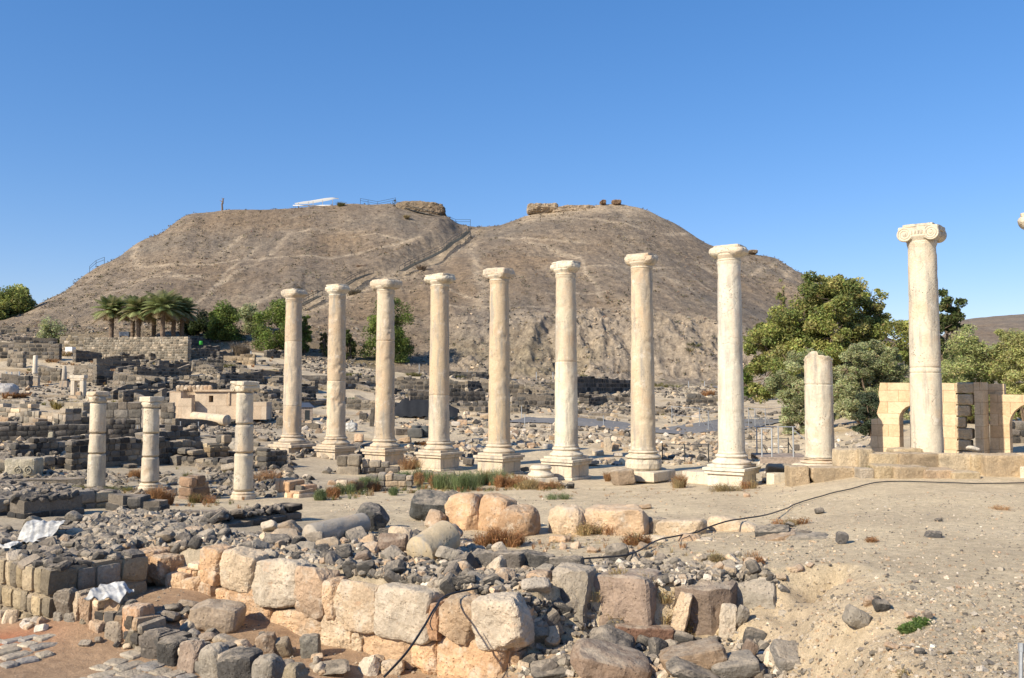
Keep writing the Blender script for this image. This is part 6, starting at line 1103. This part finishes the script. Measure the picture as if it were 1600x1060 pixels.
for i in range(n_+1):
    t = math.pi*(1-i/n_)
    for rr, z in ((Ri, 0), (Ri, h1-.02), (Ro, h1-.02), (Ro, 0)): V.append((cx+rr*math.cos(t)*.62, cy+1.1+rr*math.sin(t)*.8, z))
for i in range(n_):
    for k in range(3): F.append([i*4+k, i*4+k+1, (i+1)*4+k+1, (i+1)*4+k])
mb.add(np.array(V), np.array(F)[:, ::-1], MARB[0]); mb.build('curved_niche', M['ashlar_pink'], root)
mb = MB(); box(mb, ((Xp(299)+Xp(366))/2, 1.45, h1+.06), (Xp(366)-Xp(299)+.2, 1.6, .13)); mb.build('cornice', M['ashlar_pink'], root)
mb = MB(); box(mb, (Xp(353), .77, h1-.45), (.12, .1, .85)); mb.build('pilaster', M['ashlar_pink'], root)
mb = MB(); box(mb, (Xp(289), .35, h1*.38), (.9, .5, h1*.76)); box(mb, (Xp(273), .5, h1*.5), (.75, .6, h1)); mb.build('side_pier', M['ashlar_pink'], root)
for i in range(9):
    px = 278+i*6.2; rock('cornice_stone', 'one of the round-topped stones lined up on the pink building', 'stone', px, 611, 7, 9, LIME, 3300+i, n=6, p=4, Y=Yp+1.8, mt='lime', tilt=.2, group='round-topped stones on the pink building')
# fallen columns
def drum(name, label, cat, p0, p1, r0, r1, pal, seed, cut=None, parent=None):
    p0, p1 = Vector(p0), Vector(p1); L = (p1-p0).length; pr = [(r0*.96, 0), (r0, .03)]+[(r0+(r1-r0)*t, .03+(L-.06)*t) for t in np.linspace(.02, .98, 24)]+[(r1, L-.03), (r1*.96, L)]
    V, f = lathe(pr, 48, .012, seed, .008)
    if cut: V[:, 1] = np.maximum(V[:, 1], -cut)
    q = (p1-p0).to_track_quat('Z', 'Y').to_matrix(); V = V@np.array(q).T; mb = MB(); mb.add(V, f, pal); return tag(mb.build(name, M['marble'], loc=p0, smooth=True), label, cat)
a = hit(302, 658); c_ = hit(357, 666); drum('fallen_column', 'fluted cream column shaft lying on the pavement before the pink building', 'column', (a.x, a.y, a.z+.3), (c_.x, c_.y-.3, c_.z+.36), .30, .36, (.58, .47, .33), 3)
ya = 18.6; drum('fallen_column', 'half-buried grey column shaft with pale cut end among the rubble', 'column', at(484, 838, ya-.3), at(568, 818, ya+.9), .24, .23, (.30, .27, .225), 4)
drum('column_drum', 'sawn-off tan column piece with flat face lying in the rubble', 'column piece', at(655, 866, 16.7), at(700, 838, 17.35), .33, .33, (.42, .33, .2), 5)
b = hit(845, 752); root = empty('loose_plinth', b, .3, label='loose white column base with moulded rings on a square plinth, left of the sixth pedestal', cat='column base')
mb = MB(); V, f = lathe(base_prof(.36, .16, .62), 48, .01, 5, .01); mb.add(V, f, MARB[1]); mb.build('moulding', M['marble_white'], root, smooth=True); mb = MB(); V, f = slab(1.15, 1.0, -.1, .17, 10, 3); mb.add(V, f, MARB[1]); mb.build('plinth', M['marble_white'], root)
b = hit(1024, 752); root = empty('loose_plinth', b, .3, label='low round white base drum beside the brown boulder, in front of the seventh column', cat='column base')
mb = MB(); V, f = lathe([(.5, -.2), (.52, .1), (.47, .16), (.5, .22), (.5, .34), (.44, .4), (.43, .5), (.38, .52)], 48, .02, 6, .02); mb.add(V, f, MARB[0]); mb.build('moulding', M['marble'], root, smooth=True)
mb = MB(); p = at(1098, 741, 34.2); box(mb, (0, 0, 0), (1.4, .6, .5), MARB[1], RD1); tag(mb.build('marble_block', M['marble_white'], loc=(p.x, p.y, Tz(p.x, p.y)+.2)), 'clean white marble block left of the white pedestal', 'block')
mb = MB(); V, f = slab(1.0, .5, -.2, .3, 10, 9); p = hit(1222, 752); mb.add(V, f, MARB[1]); tag(mb.build('marble_block', M['marble_white'], loc=(p.x, p.y, p.z), rot=.3), 'small white marble block below the wooden walkway', 'block')
# carved block
b = hit(32, 744); root = empty('carved_block', b, .1, label='big pale carved capital block with scroll reliefs, lying upside down at the left', cat='block')
mb = MB(); V, f = stone(np.random.default_rng(3), (1.15, .9, .75), 14, 8, 4, (.78, .95), .04, 1.5, .01); V[:, 0] *= 1+.0*V[:, 2]; mb.add(V+np.array([0, .3, .3]), f, (.42, .38, .28)); mb.build('stone_body', M['lime'], root)
for sx in (-.02, .34): mb = MB(); V, f = spiral(.15, 1.8, 50, .03); mb.add(V+np.array([sx, -.17, .22]), f, (.42, .38, .28)); mb.build('scroll_relief', M['lime'], root, smooth=True)
# distant small columns and gateway
b = hit(54, 602); s_ = b.y/F_PX; root = empty('distant_column', b, .2, label='slender pale column on a square pedestal far off at the left', cat='column')
mb = MB(); V, f = lathe([(4.6*s_, 17*s_), (3.9*s_, 20*s_), (3.6*s_, 24*s_), (3.3*s_, 45*s_), (3.0*s_, 46*s_)], 24, .02, 3, .03); mb.add(V, f, (.62, .56, .45)); mb.build('shaft', M['marble_white'], root, smooth=True)
mb = MB(); box(mb, (0, 0, 5*s_), (12*s_, 12*s_, 13*s_), (.48, .40, .30)); box(mb, (0, 0, 13*s_), (13.5*s_, 13.5*s_, 3*s_), (.48, .40, .30)); mb.build('pedestal', M['marble'], root)
b = hit(100, 607); root = empty('column_stump', b, .2, label='stump of a pale pedestal and broken shaft beside the small gateway', cat='column')
mb = MB(); box(mb, (0, 0, 4*s_), (11*s_, 11*s_, 14*s_), (.46, .38, .29)); mb.build('pedestal', M['marble'], root); mb = MB(); V, f = lathe([(4.6*s_, 11*s_), (3.8*s_, 15*s_), (3.6*s_, 20*s_), (2.6*s_, 34*s_)], 20, .04, 4, .05); mb.add(V, f, (.34, .30, .24)); mb.build('shaft', M['marble'], root, smooth=True)
b = hit(122, 619); s_ = b.y/F_PX; root = empty('marble_gateway', b, -.15, label='small pale marble doorway of two posts under a lintel at the left', cat='gateway')
for sx in (-7.5, 8): mb = MB(); V, f = stone(rr_, (6.5*s_, 8*s_, 30*s_), 8, 16, 3, (.85, .97), .02); mb.add(V+np.array([sx*s_, 0, 12*s_]), f, (.56, .47, .35)); mb.build('post', M['marble_white'], root)
mb = MB(); V, f = stone(rr_, (26*s_, 10*s_, 5*s_), 10, 16, 2, (.9, .98), .02); mb.add(V+np.array([0, 0, 29.5*s_]), f, (.58, .49, .37)); V, f = stone(rr_, (23*s_, 9*s_, 4*s_), 8, 16, 2, (.9, .98), .02); mb.add(V+np.array([0, 0, 25.6*s_]), f, (.56, .46, .33)); mb.build('lintel', M['marble_white'], root)
# white site container, green bin, notice boards
b = hit(110, 556); s_ = b.y/F_PX; root = empty('container', b, -.3, label='small white metal cabinet on the slope left of the palm terrace', cat='container')
mb = MB(); box(mb, (0, 0, 6.5*s_), (13*s_, 8*s_, 13*s_)); mb.build('cabinet', M['white'], root)
mb = MB(); box(mb, (-1*s_, -4.1*s_, 6.5*s_), (.3*s_, .2*s_, 12*s_)); mb.build('door_seam', M['metal'], root)
b = hit(195, 527, 100); b = at(195, 522, 128); mb = MB(); box(mb, (0, 0, 0), (1.4, .6, .6)); box(mb, (-.6, 0, -.5), (.08, .5, .6)); box(mb, (.6, 0, -.5), (.08, .5, .6)); tag(mb.build('info_panel', M['metal'], loc=b), 'pale grey information panel standing between the palms', 'panel')
b = at(314, 539, 122); mb = MB(); V, f = lathe([(.2, 0), (.24, .05), (.24, .45), (.2, .52)], 16); mb.add(V, f, (.07, .42, .07)); tag(mb.build('bin', M['leaf'], loc=b, smooth=True), 'bright green bin right of the palm terrace', 'bin')
# posts and railings
def posts(pts, h, r, label, group, cat='post', base=True, name='fence_post', mt='metal'):
    for px, py in pts:
        b = hit(px, py); mb = MB(); tube(mb, [(0, 0, -.3), (0, 0, h/F_PX*b.y)], r, seg=8); box(mb, (0, 0, h/F_PX*b.y), (r*2.6, r*2.6, .02)); tag(mb.build(name, M[mt], loc=b), label, cat, group)
posts([(335, 557), (363, 559), (392, 562)], 13, .07, 'grey metal post of the row right of the palm terrace', 'metal posts right of the palm terrace')
posts([(10, 593), (18, 593), (30, 592)], 11, .07, 'grey metal post in front of the dark wall at the left edge', 'metal posts at the left edge')
posts([(282, 668), (310, 669), (215, 675)], 9, .03, 'short grey post on the pavement before the pink building', 'short posts before the pink building')
posts([(820, 668), (815, 655), (943, 670), (882, 662)], 20, .03, 'thin metal post beside the bend of the asphalt path', 'thin posts beside the asphalt path')
posts([(655, 581), (730, 590), (770, 590), (838, 594), (864, 594)], 12, .05, 'thin distant post along the foot of the hill', 'posts along the foot of the hill'); posts([(1076, 606), (1101, 606), (1180, 616)], 10, .05, 'thin distant post along the upper path', 'posts along the upper path')
def fence(pts, h, label, name='wire_fence', gap=2.5, stay=True, mt='metal', rails=2, r=.03, y0=5, off=None):
    P = [hit(a, b, y0) if off is None else at(a, b, off[i]) for i, (a, b) in enumerate(pts)]; root = empty(name, P[0], label=label, cat='fence'); o0 = P[0]
    for q in P:
        mb = MB(); tube(mb, [(0, 0, -.3), (0, 0, h)], r, seg=7)
        if stay: tube(mb, [(0, 0, h*.8), (.5, .2, 0)], r*.7, seg=6)
        mb.build('post', M[mt], root, loc=q-o0)
    for k in range(rails):
        mb = MB(); tube(mb, [tuple(q-o0+Vector((0, 0, h*(1-k*.45)-.04))) for q in P], r*.6, seg=6); mb.build('rail', M[mt], root)
    return root
fence([(1050, 664), (1093, 669), (1107, 676), (1170, 668), (1180, 670), (1196, 671), (1250, 664)], 1.5, 'grey metal fence with slanted stays along the asphalt path', rails=2)
fence([(1035, 722), (1070, 724), (1107, 724)], .95, 'thin black railing between the seventh and eighth tall columns', mt='darkmetal', stay=False, rails=1)
fence([(1250, 668), (1312, 648), (1320, 650)], 1.4, 'metal fence section with ladder-like stay beside the grey-green tree')
# wooden walkway with railings
p = at(1222, 722, 33.0); root = empty('wooden_walkway', (p.x, p.y, 1.0), -.12, label='raised wooden walkway with metal railings between eighth column and broken column', cat='walkway')
for i in range(16): mb = MB(); box(mb, (0, 0, 0), (1.8, .125, .05)); mb.build('plank', M['wood'], root, loc=(0, -.7+i*.14, 0))
mb = MB(); box(mb, (0, -.80, -.11), (1.8, .06, .16)); mb.build('beam', M['wood'], root); mb = MB(); box(mb, (0, 1.5, -.11), (1.8, .06, .16)); mb.build('beam', M['wood'], root)
for x in (-.8, -.45, .3, .8): mb = MB(); tube(mb, [(x, -.6, -.1), (x, -.6, 1.05)], .028); mb.build('railing_post', M['metal'], root)
for x in (-.7, .1, .65): mb = MB(); tube(mb, [(x, 1.3, -.1), (x, 1.3, 1.05)], .028); mb.build('railing_post', M['metal'], root)
mb = MB(); tube(mb, [(-.85, -.6, 1.03), (-.45, -.6, 1.03)], .022); tube(mb, [(.3, -.6, 1.0), (.8, -.6, .6)], .022); tube(mb, [(-.8, 1.3, 1.03), (.75, 1.3, 1.03)], .022); mb.build('handrail', M['metal'], root)
fence([(1155, 716), (1190, 716), (1232, 716)], 1.0, 'short dark railing leading to the wooden walkway', mt='darkmetal', stay=True, rails=2)
# asphalt path as a thin strip laid on the ground
def strip(name, pts, wd, mt, dz=.03, label=None):
    P = [hit(a, b) for a, b in pts]; X = [q.x for q in P]; Yv = [q.y for q in P]; t = np.linspace(0, len(P)-1, 160); x = np.interp(t, range(len(P)), X); y = np.interp(t, range(len(P)), Yv); k = np.hanning(25); k /= k.sum()
    x = np.convolve(np.pad(x, 12, 'edge'), k, 'valid'); y = np.convolve(np.pad(y, 12, 'edge'), k, 'valid'); dx = np.gradient(x); dy = np.gradient(y); l_ = np.hypot(dx, dy); nx, ny = -dy/l_, dx/l_; m = 13; V = []
    for j in range(m): s = (j/(m-1)-.5)*wd; X_ = x+nx*s; Y_ = y+ny*s; V.append(np.stack([X_, Y_, T(X_, Y_)+dz+.05*(1-(2*j/(m-1)-1)**2)], 1))
    V = np.stack(V, 1).reshape(-1, 3); i = (np.arange(159)[:, None]*m+np.arange(m-1)[None, :]).ravel(); f = np.stack([i, i+m, i+m+1, i+1], 1)
    mb = MB(); mb.add(V, f if V[m, 0] > V[0, 0] else f[:, ::-1], (.3, .3, .3)); return tag(mb.build(name, M[mt], smooth=True), kind='structure')
strip('path', [(800, 656), (870, 660), (930, 664), (1000, 672), (1060, 676), (1120, 668), (1180, 660), (1250, 655), (1330, 650)], 5.5, 'asphalt', .08); strip('upper_path', [(1110, 607), (1160, 607), (1230, 611), (1290, 615)], 3.5, 'asphalt', .1)
# black hose
def hose(pts, r, label, lift=.03, Ys=None):
    P = []
    for i, q in enumerate(pts):
        v = hit(q[0], q[1]) if len(q) == 2 else at(*q); P.append(v+Vector((0, 0, lift if len(q) == 2 else 0)))
    A_ = np.array([v[:] for v in P]); t = np.linspace(0, len(P)-1, len(P)*12); ti = np.arange(len(P)); out = []
    for tt in t:      # catmull-rom
        i = min(int(tt), len(P)-2); f = tt-i; a, b, c, d = A_[max(i-1, 0)], A_[i], A_[i+1], A_[min(i+2, len(P)-1)]; out.append(.5*((2*b)+(-a+c)*f+(2*a-5*b+4*c-d)*f*f+(-a+3*b-3*c+d)*f**3))
    out = np.array(out); k0 = len(out)-1 if all(len(q) > 2 for q in pts) else 0; fr = np.array([len(pts[int(round(tt))]) == 2 for tt in t]); zt = T(out[:, 0], out[:, 1])+r+np.where((out[:, 1] > 15) & (out[:, 1] < 19.5), .10, .03); out[:, 2] = np.where(fr | (out[:, 1] > 14.4), np.maximum(out[:, 2], zt), out[:, 2]); mb = MB(); tube(mb, out-out[0], r, seg=8); return tag(mb.build('hose', M['hose'], loc=out[0], smooth=True), label, 'hose')
hose([(600, 1058, 11.6), (635, 1020, 11.9), (662, 980, 12.4), (680, 950, 12.9), (700, 930, 13.5), (760, 920), (800, 916), (850, 905), (880, 892), (905, 884), (945, 881), (985, 876), (1030, 862, 17.9), (1070, 843, 18.4), (1100, 827, 18.8), (1135, 815, 19.0), (1165, 810, 19.5), (1200, 804, 20.5), (1240, 793), (1285, 778), (1340, 764), (1380, 756), (1440, 755), (1520, 758), (1610, 757)], .016, 'long black hose running from the boulder wall over the rubble to the mound')
hose([(686, 945, 12.9), (676, 962, 12.6), (672, 975, 12.5), (676, 985, 12.4)], .008, 'thin black wire hanging over the boulder wall')
hose([(1100, 828), (1078, 846), (1066, 852), (1064, 862)], .009, 'short thin cable branching off the hose by the pale stones')
p = at(1594, 1075, 5.2); mb = MB(); tube(mb, [(-.03, 0, -1.2), (0, .02, -.4), (.04, .05, .2)], .012); tube(mb, [(.04, .05, .19), (.042, .052, .235)], .017); tag(mb.build('metal_pole', M['metal'], loc=p), 'thin grey metal pole at the lower right corner', 'pole')
# cloths
def cloth(name, label, cat, px, py, wpx, dpx, seed, mt='cloth', amp=.05, rot=0, Y=None, sx=None, drop=None):
    b = hit(px, py) if Y is None else at(px, py, Y); r = np.random.default_rng(seed); w_ = wpx/F_PX*b.y; d_ = dpx; n = 40; g = np.linspace(-1, 1, n); A_, B_ = np.meshgrid(g, g, indexing='ij'); edge = 1+.25*n2(A_*1.0, B_*1.0, .8, o=3, seed=seed); X = A_*w_/2*edge; Yv = B_*d_/2*edge; c, s = math.cos(rot), math.sin(rot)
    Xr, Yr = X*c-Yv*s, X*s+Yv*c; z = T((b.x+Xr).ravel(), (b.y+Yr).ravel()).reshape(n, n)-b.z
    if drop is not None: z = drop(A_, B_, w_)
    fold = ridged(A_*w_*1.0+B_*.4, B_*d_*.35, .42, .9, 3, seed); z = z+.05+amp*(fold*1.6)+amp*.6*n2(Xr, Yr, .22, o=3, seed=seed+1); V = np.stack([Xr, Yr, z], -1).reshape(-1, 3); i = (np.arange(n-1)[:, None]*n+np.arange(n-1)[None, :]).ravel(); f = np.stack([i, i+n, i+n+1, i+1], 1)
    mb = MB(); mb.add(V, f, (.6, .6, .6)); mb.add(V-np.array([0, 0, .012]), f[:, ::-1], (.6, .6, .6)); return tag(mb.build(name, M[mt], loc=b, smooth=True), label, cat)
cloth('sheet', 'dirty white plastic sheet spread over the rubble at the left, held down by stones', 'sheet', 62, 846, 60, .85, 3, drop=lambda a, b, w: -.02+.26*sst(-1, .6, b)-.35*sst(-.2, -1, a)*sst(.2, -1, b))
cloth('cloth', 'crumpled white and grey cloth draped on the low wall at the left', 'cloth', 172, 930, 54, .6, 5, Y=14.8, amp=.05, drop=lambda a, b, w: .0+.03*b-.05*sst(.3, 1, a)-.05*sst(-.3, -1, b))
cloth('cloth', 'small torn white cloth end at the left edge of the street wall', 'cloth', 8, 862, 30, .6, 7)
b = hit(549, 675); mb = MB(); V, f = stone(np.random.default_rng(5), (.78, .6, .62), 16, 3.2, 5, (.7, .9), .11, 1.4, .02); mb.add(V+np.array([0, 0, .28]), f, (.7, .7, .72)); bag = tag(mb.build('sack', M['cloth'], loc=b, smooth=True), 'full white sack standing between the second and third tall columns', 'sack')
mb = MB(); V, f = stone(np.random.default_rng(6), (.14, .12, .2), 6, 3, 0, noise=.1); mb.add(V+np.array([.02, 0, .62]), f, (.7, .7, .7)); mb.build('tied_neck', M['cloth'], bag, smooth=True)
b = hit(8, 617); mb = MB(); V, f = stone(np.random.default_rng(9), (1.9, 1.5, 1.1), 12, 3, 7, (.6, .85), .08); mb.add(V+np.array([0, 0, .4]), f, (.42, .42, .42)); tag(mb.build('marble_lump', M['lime'], loc=b), 'big pale grey broken block on the terrace at the left edge', 'block')
# black shade tent
b = hit(650, 652, 45); Y = b.y; s_ = Y/F_PX; root = empty('black_tent', b, label='black fabric shade tent stretched low between the third and fourth tall columns', cat='tent')
n = 44; U_, V_ = np.meshgrid(np.linspace(0, 1, n), np.linspace(0, 1, 24), indexing='ij'); xl = np.interp(U_, [0, 1], [-36, 66]); top = np.interp(U_, [0, .16, .26, .55, .72, .85, 1], [12, 31, 28, 27, 33, 20, 12]); sag = 2.5*np.sin(U_*math.pi*3); zz = np.where(V_ < .5, top*(V_*2)**.8, top*(1-(V_-.5)*1.2))
zz = zz+1.2*n2(U_*20, V_*6, 2, o=3, seed=4)*np.sin(V_*math.pi)+np.where(V_ < .5, 4*np.sin(U_*22)**2*(.5-V_), 0); Yd = np.interp(V_, [0, .5, 1], [-18, 4, 40]); P = np.stack([xl*s_, Yd*s_, np.maximum(zz, .1)*s_], -1).reshape(-1, 3); i = (np.arange(n-1)[:, None]*24+np.arange(23)[None, :]).ravel(); mb = MB(); mb.add(P, np.stack([i, i+24, i+25, i+1], 1), (.02, .02, .02)); mb.build('canopy', M['black_cloth'], root, smooth=True)
for x in (-19, -10, 38): mb = MB(); tube(mb, [(x*s_, 2*s_, -.2), (x*s_, 2*s_, 32*s_)], .04); mb.build('pole', M['wood'], root)
# little blue-roofed hut
b = hit(478, 656, 40); s_ = b.y/F_PX; root = empty('hut', b, .2, label='small brown hut with a blue sheet over it right of the first tall column', cat='hut')
mb = MB(); box(mb, (0, 0, 9*s_), (20*s_, 16*s_, 20*s_)); mb.build('body', M['wood'], root)
mb = MB(); prism(mb, [(-13*s_, 19*s_), (13*s_, 19*s_), (5*s_, 26*s_), (-6*s_, 26*s_)], -10*s_, 10*s_, (.12, .16, .24)); mb.build('roof_sheet', M['leaf'], root)
mb = MB(); box(mb, (2*s_, -8.2*s_, 7*s_), (7*s_, .3*s_, 15*s_)); mb.build('door', M['darkmetal'], root)
for px in (1, -1): pass
for q, (px, py) in enumerate([(650, 682), (666, 682)]):
    b = hit(px, py); mb = MB(); V, f = lathe([(.26, 0), (.28, .03), (.28, .3), (.29, .32), (.28, .34), (.28, .62), (.29, .65), (.25, .66)], 20); mb.add(V, f, (.14, .15, .15)); tag(mb.build('barrel', M['leaf'], loc=b, smooth=True), ['dark grey barrel left of the fourth tall column', 'dark barrel touching the fourth tall column'][q], 'barrel')
# ------------------------------------------------------------------ things on the hill
b = hit(498, 321, 180); b = at(496, 322, 236); s_ = 236/F_PX; root = empty('sail_canopy', b, label='white sail-like canopy on thin posts at the top of the hill', cat='canopy')
n = 30; mb = MB(); A_, B_ = np.meshgrid(np.linspace(-36, 33, n), np.linspace(-6, 6, 8), indexing='ij'); zt_ = np.interp(A_, [-36, -10, 10, 25, 33], [4, 7, 10.5, 13, 12.2]); wq = np.interp(A_, [-36, -20, 15, 33], [.5, 1, 1, .35])
P = np.stack([A_*s_, B_*wq*s_*1.6, (zt_-.06*B_**2*.4)*s_], -1).reshape(-1, 3); i = (np.arange(n-1)[:, None]*8+np.arange(7)[None, :]).ravel(); f = np.stack([i, i+8, i+9, i+1], 1); mb.add(P, f, (.55, .53, .47)); mb.build('sail', M['sail'], root, smooth=True)
for x in (-30, -14, -7, 8, 24): mb = MB(); tube(mb, [(x*s_, 0, -1.2), (x*s_, 0, float(np.interp(x, [-36, 33], [4.5, 11.5]))*s_)], .09); mb.build('post', M['white'], root)
mb = MB(); box(mb, (-8*s_, -.3, .2*s_), (60*s_, .5, 1.4*s_)); mb.build('white_bench_wall', M['white'], root)
b = at(347, 328, 230); b.z = Tz(b.x, b.y)-.3; s_ = 230/F_PX; mb = MB(); r = np.random.default_rng(3); C_ = (.07, .05, .04)
limb(mb, (0, 0, 0), (.6*s_, 0, 13*s_), .26, .2, C_, 8, 8, .06, r); limb(mb, (.5*s_, 0, 12*s_), (1.6*s_, 0, 21*s_), .24, .14, C_, 7, 5, .05, r); limb(mb, (.7*s_, 0, 15*s_), (-4.5*s_, .3, 18.5*s_), .14, .05, C_, 6, 4, .05, r); limb(mb, (1.2*s_, 0, 18*s_), (3*s_, 0, 21.5*s_), .12, .05, C_, 6, 3, .05, r); limb(mb, (1.2*s_, 0, 18*s_), (-.6*s_, 0, 22*s_), .12, .05, C_, 6, 3, .05, r)
tag(mb.build('dead_tree', M['bark'], loc=b), 'bare dead tree trunk standing alone on the left hilltop skyline', 'tree')
b = at(617, 318, 232); mb = MB(); tube(mb, [(0, 0, -.5), (0, 0, .7)], .05); box(mb, (0, 0, .8), (.6, .12, .35)); tag(mb.build('summit_sign', M['darkmetal'], loc=b), 'tiny dark sign on a post on the hilltop', 'sign')
def hill_rail(pts, label, h=1.1, Y=None):
    P = []
    for px, py in pts: v = hit(px, py, 120) if Y is None else at(px, py, Y); P.append(v)
    root = empty('hand_rail', P[0], label=label, cat='railing'); Q = []
    for a_, c_ in zip(P[:-1], P[1:]):
        n_ = max(1, int((c_-a_).length/2.6)); Q += [a_.lerp(c_, k/n_) for k in range(n_)]
    Q.append(P[-1])
    for q in Q: mb = MB(); tube(mb, [(0, 0, -.4), (0, 0, h)], .05, seg=5); mb.build('post', M['darkmetal'], root, loc=q-P[0])
    for k in (1, .5): mb = MB(); tube(mb, [tuple(q-P[0]+Vector((0, 0, h*k))) for q in Q], .04, seg=5); mb.build('rail', M['darkmetal'], root)
hill_rail([(563, 317), (575, 319), (590, 322), (618, 316)], 'thin zigzag railing on the skyline right of the canopy', Y=231); hill_rail([(694, 342), (712, 350), (735, 350)], 'thin railing dropping into the saddle between the hilltops', Y=229); hill_rail([(140, 424), (150, 415), (163, 410)], 'wire fence stub on the left skyline of the hill', Y=196)
def stairs(pts, label):
    P = [hit(a, b, 110) for a, b in pts]; root = empty('stairway', P[0], label=label, cat='stairs'); o0 = P[0]; n_t = 0
    tr = MB()
    for a_, c_ in zip(P[:-1], P[1:]):
        L = (c_-a_).length; n_ = max(2, int(L/.55)); ang_ = math.atan2(c_.y-a_.y, c_.x-a_.x)
        for k in range(n_): q = a_.lerp(c_, (k+.5)/n_)-o0; box(tr, (q.x, q.y, q.z+.2), (.40, 1.1, .08), (.1, .12, .11), ang_)
    tr.build('treads', M['darkmetal'], root)
    for sd_ in (-.55, .55):
        mb = MB(); d = (P[-1]-P[0]).normalized(); nx = Vector((-d.y, d.x, 0)).normalized()*sd_; tube(mb, [tuple(q-o0+nx+Vector((0, 0, 1.2))) for q in P], .045, seg=5); tube(mb, [tuple(q-o0+nx+Vector((0, 0, .2))) for q in P], .06, seg=5)
        for a_, c_ in zip(P[:-1], P[1:]):
            n_ = max(1, int((c_-a_).length/2)); 
            for k in range(n_+1): q = a_.lerp(c_, k/n_)-o0+nx; tube(mb, [tuple(q+Vector((0, 0, .2))), tuple(q+Vector((0, 0, 1.2)))], .035, seg=5)
        mb.build('side_rail', M['darkmetal'], root)
stairs([(470, 480), (486, 472), (500, 465)], 'lowest flight of dark metal stairs on the hill, beside the first column top'); stairs([(538, 449), (552, 441), (566, 434), (580, 430)], 'middle flight of dark metal stairs above the second column'); stairs([(628, 426), (645, 416), (658, 410), (676, 402), (694, 393), (708, 381), (722, 373), (732, 364)], 'longest upper flight of dark metal stairs climbing to the saddle')
hill_rail([(732, 362), (736, 372), (727, 380)], 'short railing at the top of the long stairs')
stairs([(690, 343), (672, 338), (650, 332), (630, 326), (615, 323)], 'dark walkway stairs below the summit outcrop')
# rock outcrops and wall remains on the skyline
def crag(name, label, px, py, wpx, hpx, Y, pal, seed, cat='outcrop', dep=6, p=4, cuts=10):
    b = at(px, py, Y); r = np.random.default_rng(seed); s_ = Y/F_PX; V, f = stone(r, (wpx*s_, dep, hpx*s_*1.5), 26, p, cuts, (.55, .9), .06, 2.5, .25); V[:, 2] += hpx*s_*.25; mb = MB(); mb.add(V, f, pal); return tag(mb.build(name, M['hill'], loc=b), label, cat)
crag('rock_outcrop', 'layered brown rock outcrop on the left summit above the saddle', 655, 330, 74, 14, 230, (.30, .24, .165), 3)
crag('rock_outcrop', 'darker end of the summit outcrop dropping toward the saddle', 683, 335, 26, 12, 229, (.24, .19, .135), 4)
crag('summit_ruin', 'pale ruined mud-brick wall on the right summit, left end', 848, 330, 48, 10, 229, (.46, .38, .27), 5, 'ruin', 5, 9, 5); crag('summit_ruin', 'lower pale broken ruin continuing right along the summit', 896, 331, 66, 8, 229, (.43, .35, .25), 6, 'ruin', 5, 6, 6)
crag('summit_boulder', 'small brown boulder on the right summit skyline', 942, 318, 9, 5, 229, (.36, .25, .16), 7, 'boulder', 2); crag('summit_boulder', 'wider pink-brown boulder on the right summit skyline', 963, 318, 15, 5, 229, (.38, .27, .18), 8, 'boulder', 2)
crag('summit_boulder', 'pale rock ledge on the right shoulder of the hill', 1176, 395, 14, 4, 219, (.40, .33, .24), 9, 'boulder', 2)
# paved street on the lower left
def paving(name, poly, label, seed, y_shift=0):
    r = np.random.default_rng(seed); P = [hit(a, b) for a, b in poly]; xs = [p.x for p in P]; ys = [p.y for p in P]; mb = MB(); y = min(ys)
    cx_, cy_ = np.mean(xs), np.mean(ys); an = a2+.06; d = np.array([math.cos(an), math.sin(an)]); nv = np.array([-d[1], d[0]]); pts = np.array([(p.x-cx_, p.y-cy_) for p in P]); S = pts@d; Tt = pts@nv; t = Tt.min(); row = 0
    def inside(x, y):
        c = False; n = len(P)
        for i in range(n):
            ax, ay, bx, by = P[i].x, P[i].y, P[(i+1) % n].x, P[(i+1) % n].y
            if (ay > y) != (by > y) and x < (bx-ax)*(y-ay)/(by-ay)+ax: c = not c
        return c
    while t < Tt.max():
        wv = r.uniform(.22, .36); s = S.min()-r.uniform(0, .5)
        while s < S.max():
            ll = r.uniform(.2, .46); q = np.array([cx_, cy_])+d*(s+ll/2)+nv*(t+wv/2)
            if inside(*q):
                V, f = stone(r, (ll*1.0, wv*1.0, .14), 6, 7, 6, (.72, .95), .05); V = V@rz(an+r.normal()*.14).T; mb.add(V+np.array([q[0], q[1], Tz(*q)-.045+r.normal()*.004]), f, pick(r, [(.42, .37, .29), (.36, .33, .28), (.46, .40, .30), (.33, .32, .30)], .12))
            s += ll
        t += wv
    return tag(mb.build(name, M['wall']), kind='structure')
paving('pavement', [(130, 1062), (175, 1030), (208, 1020), (250, 1036), (330, 1066), (300, 1100), (60, 1100)], '', 1); paving('pavement_edge', [(-20, 1005), (75, 985), (120, 998), (60, 1030), (-20, 1056)], '', 2)
field(poly_px([(0, 958), (60, 972), (84, 984), (60, 986), (0, 966)]), 14, (.14, .26), WHT, 'one of the small pale kerb stones along the foot of the street wall', 'pale kerb stones below the street wall', 21, 6)
# make plain which top-level objects are things
for o in list(bpy.data.objects):
    if o.parent is None and o.get('category') and not o.get('kind'): o['kind'] = 'thing'
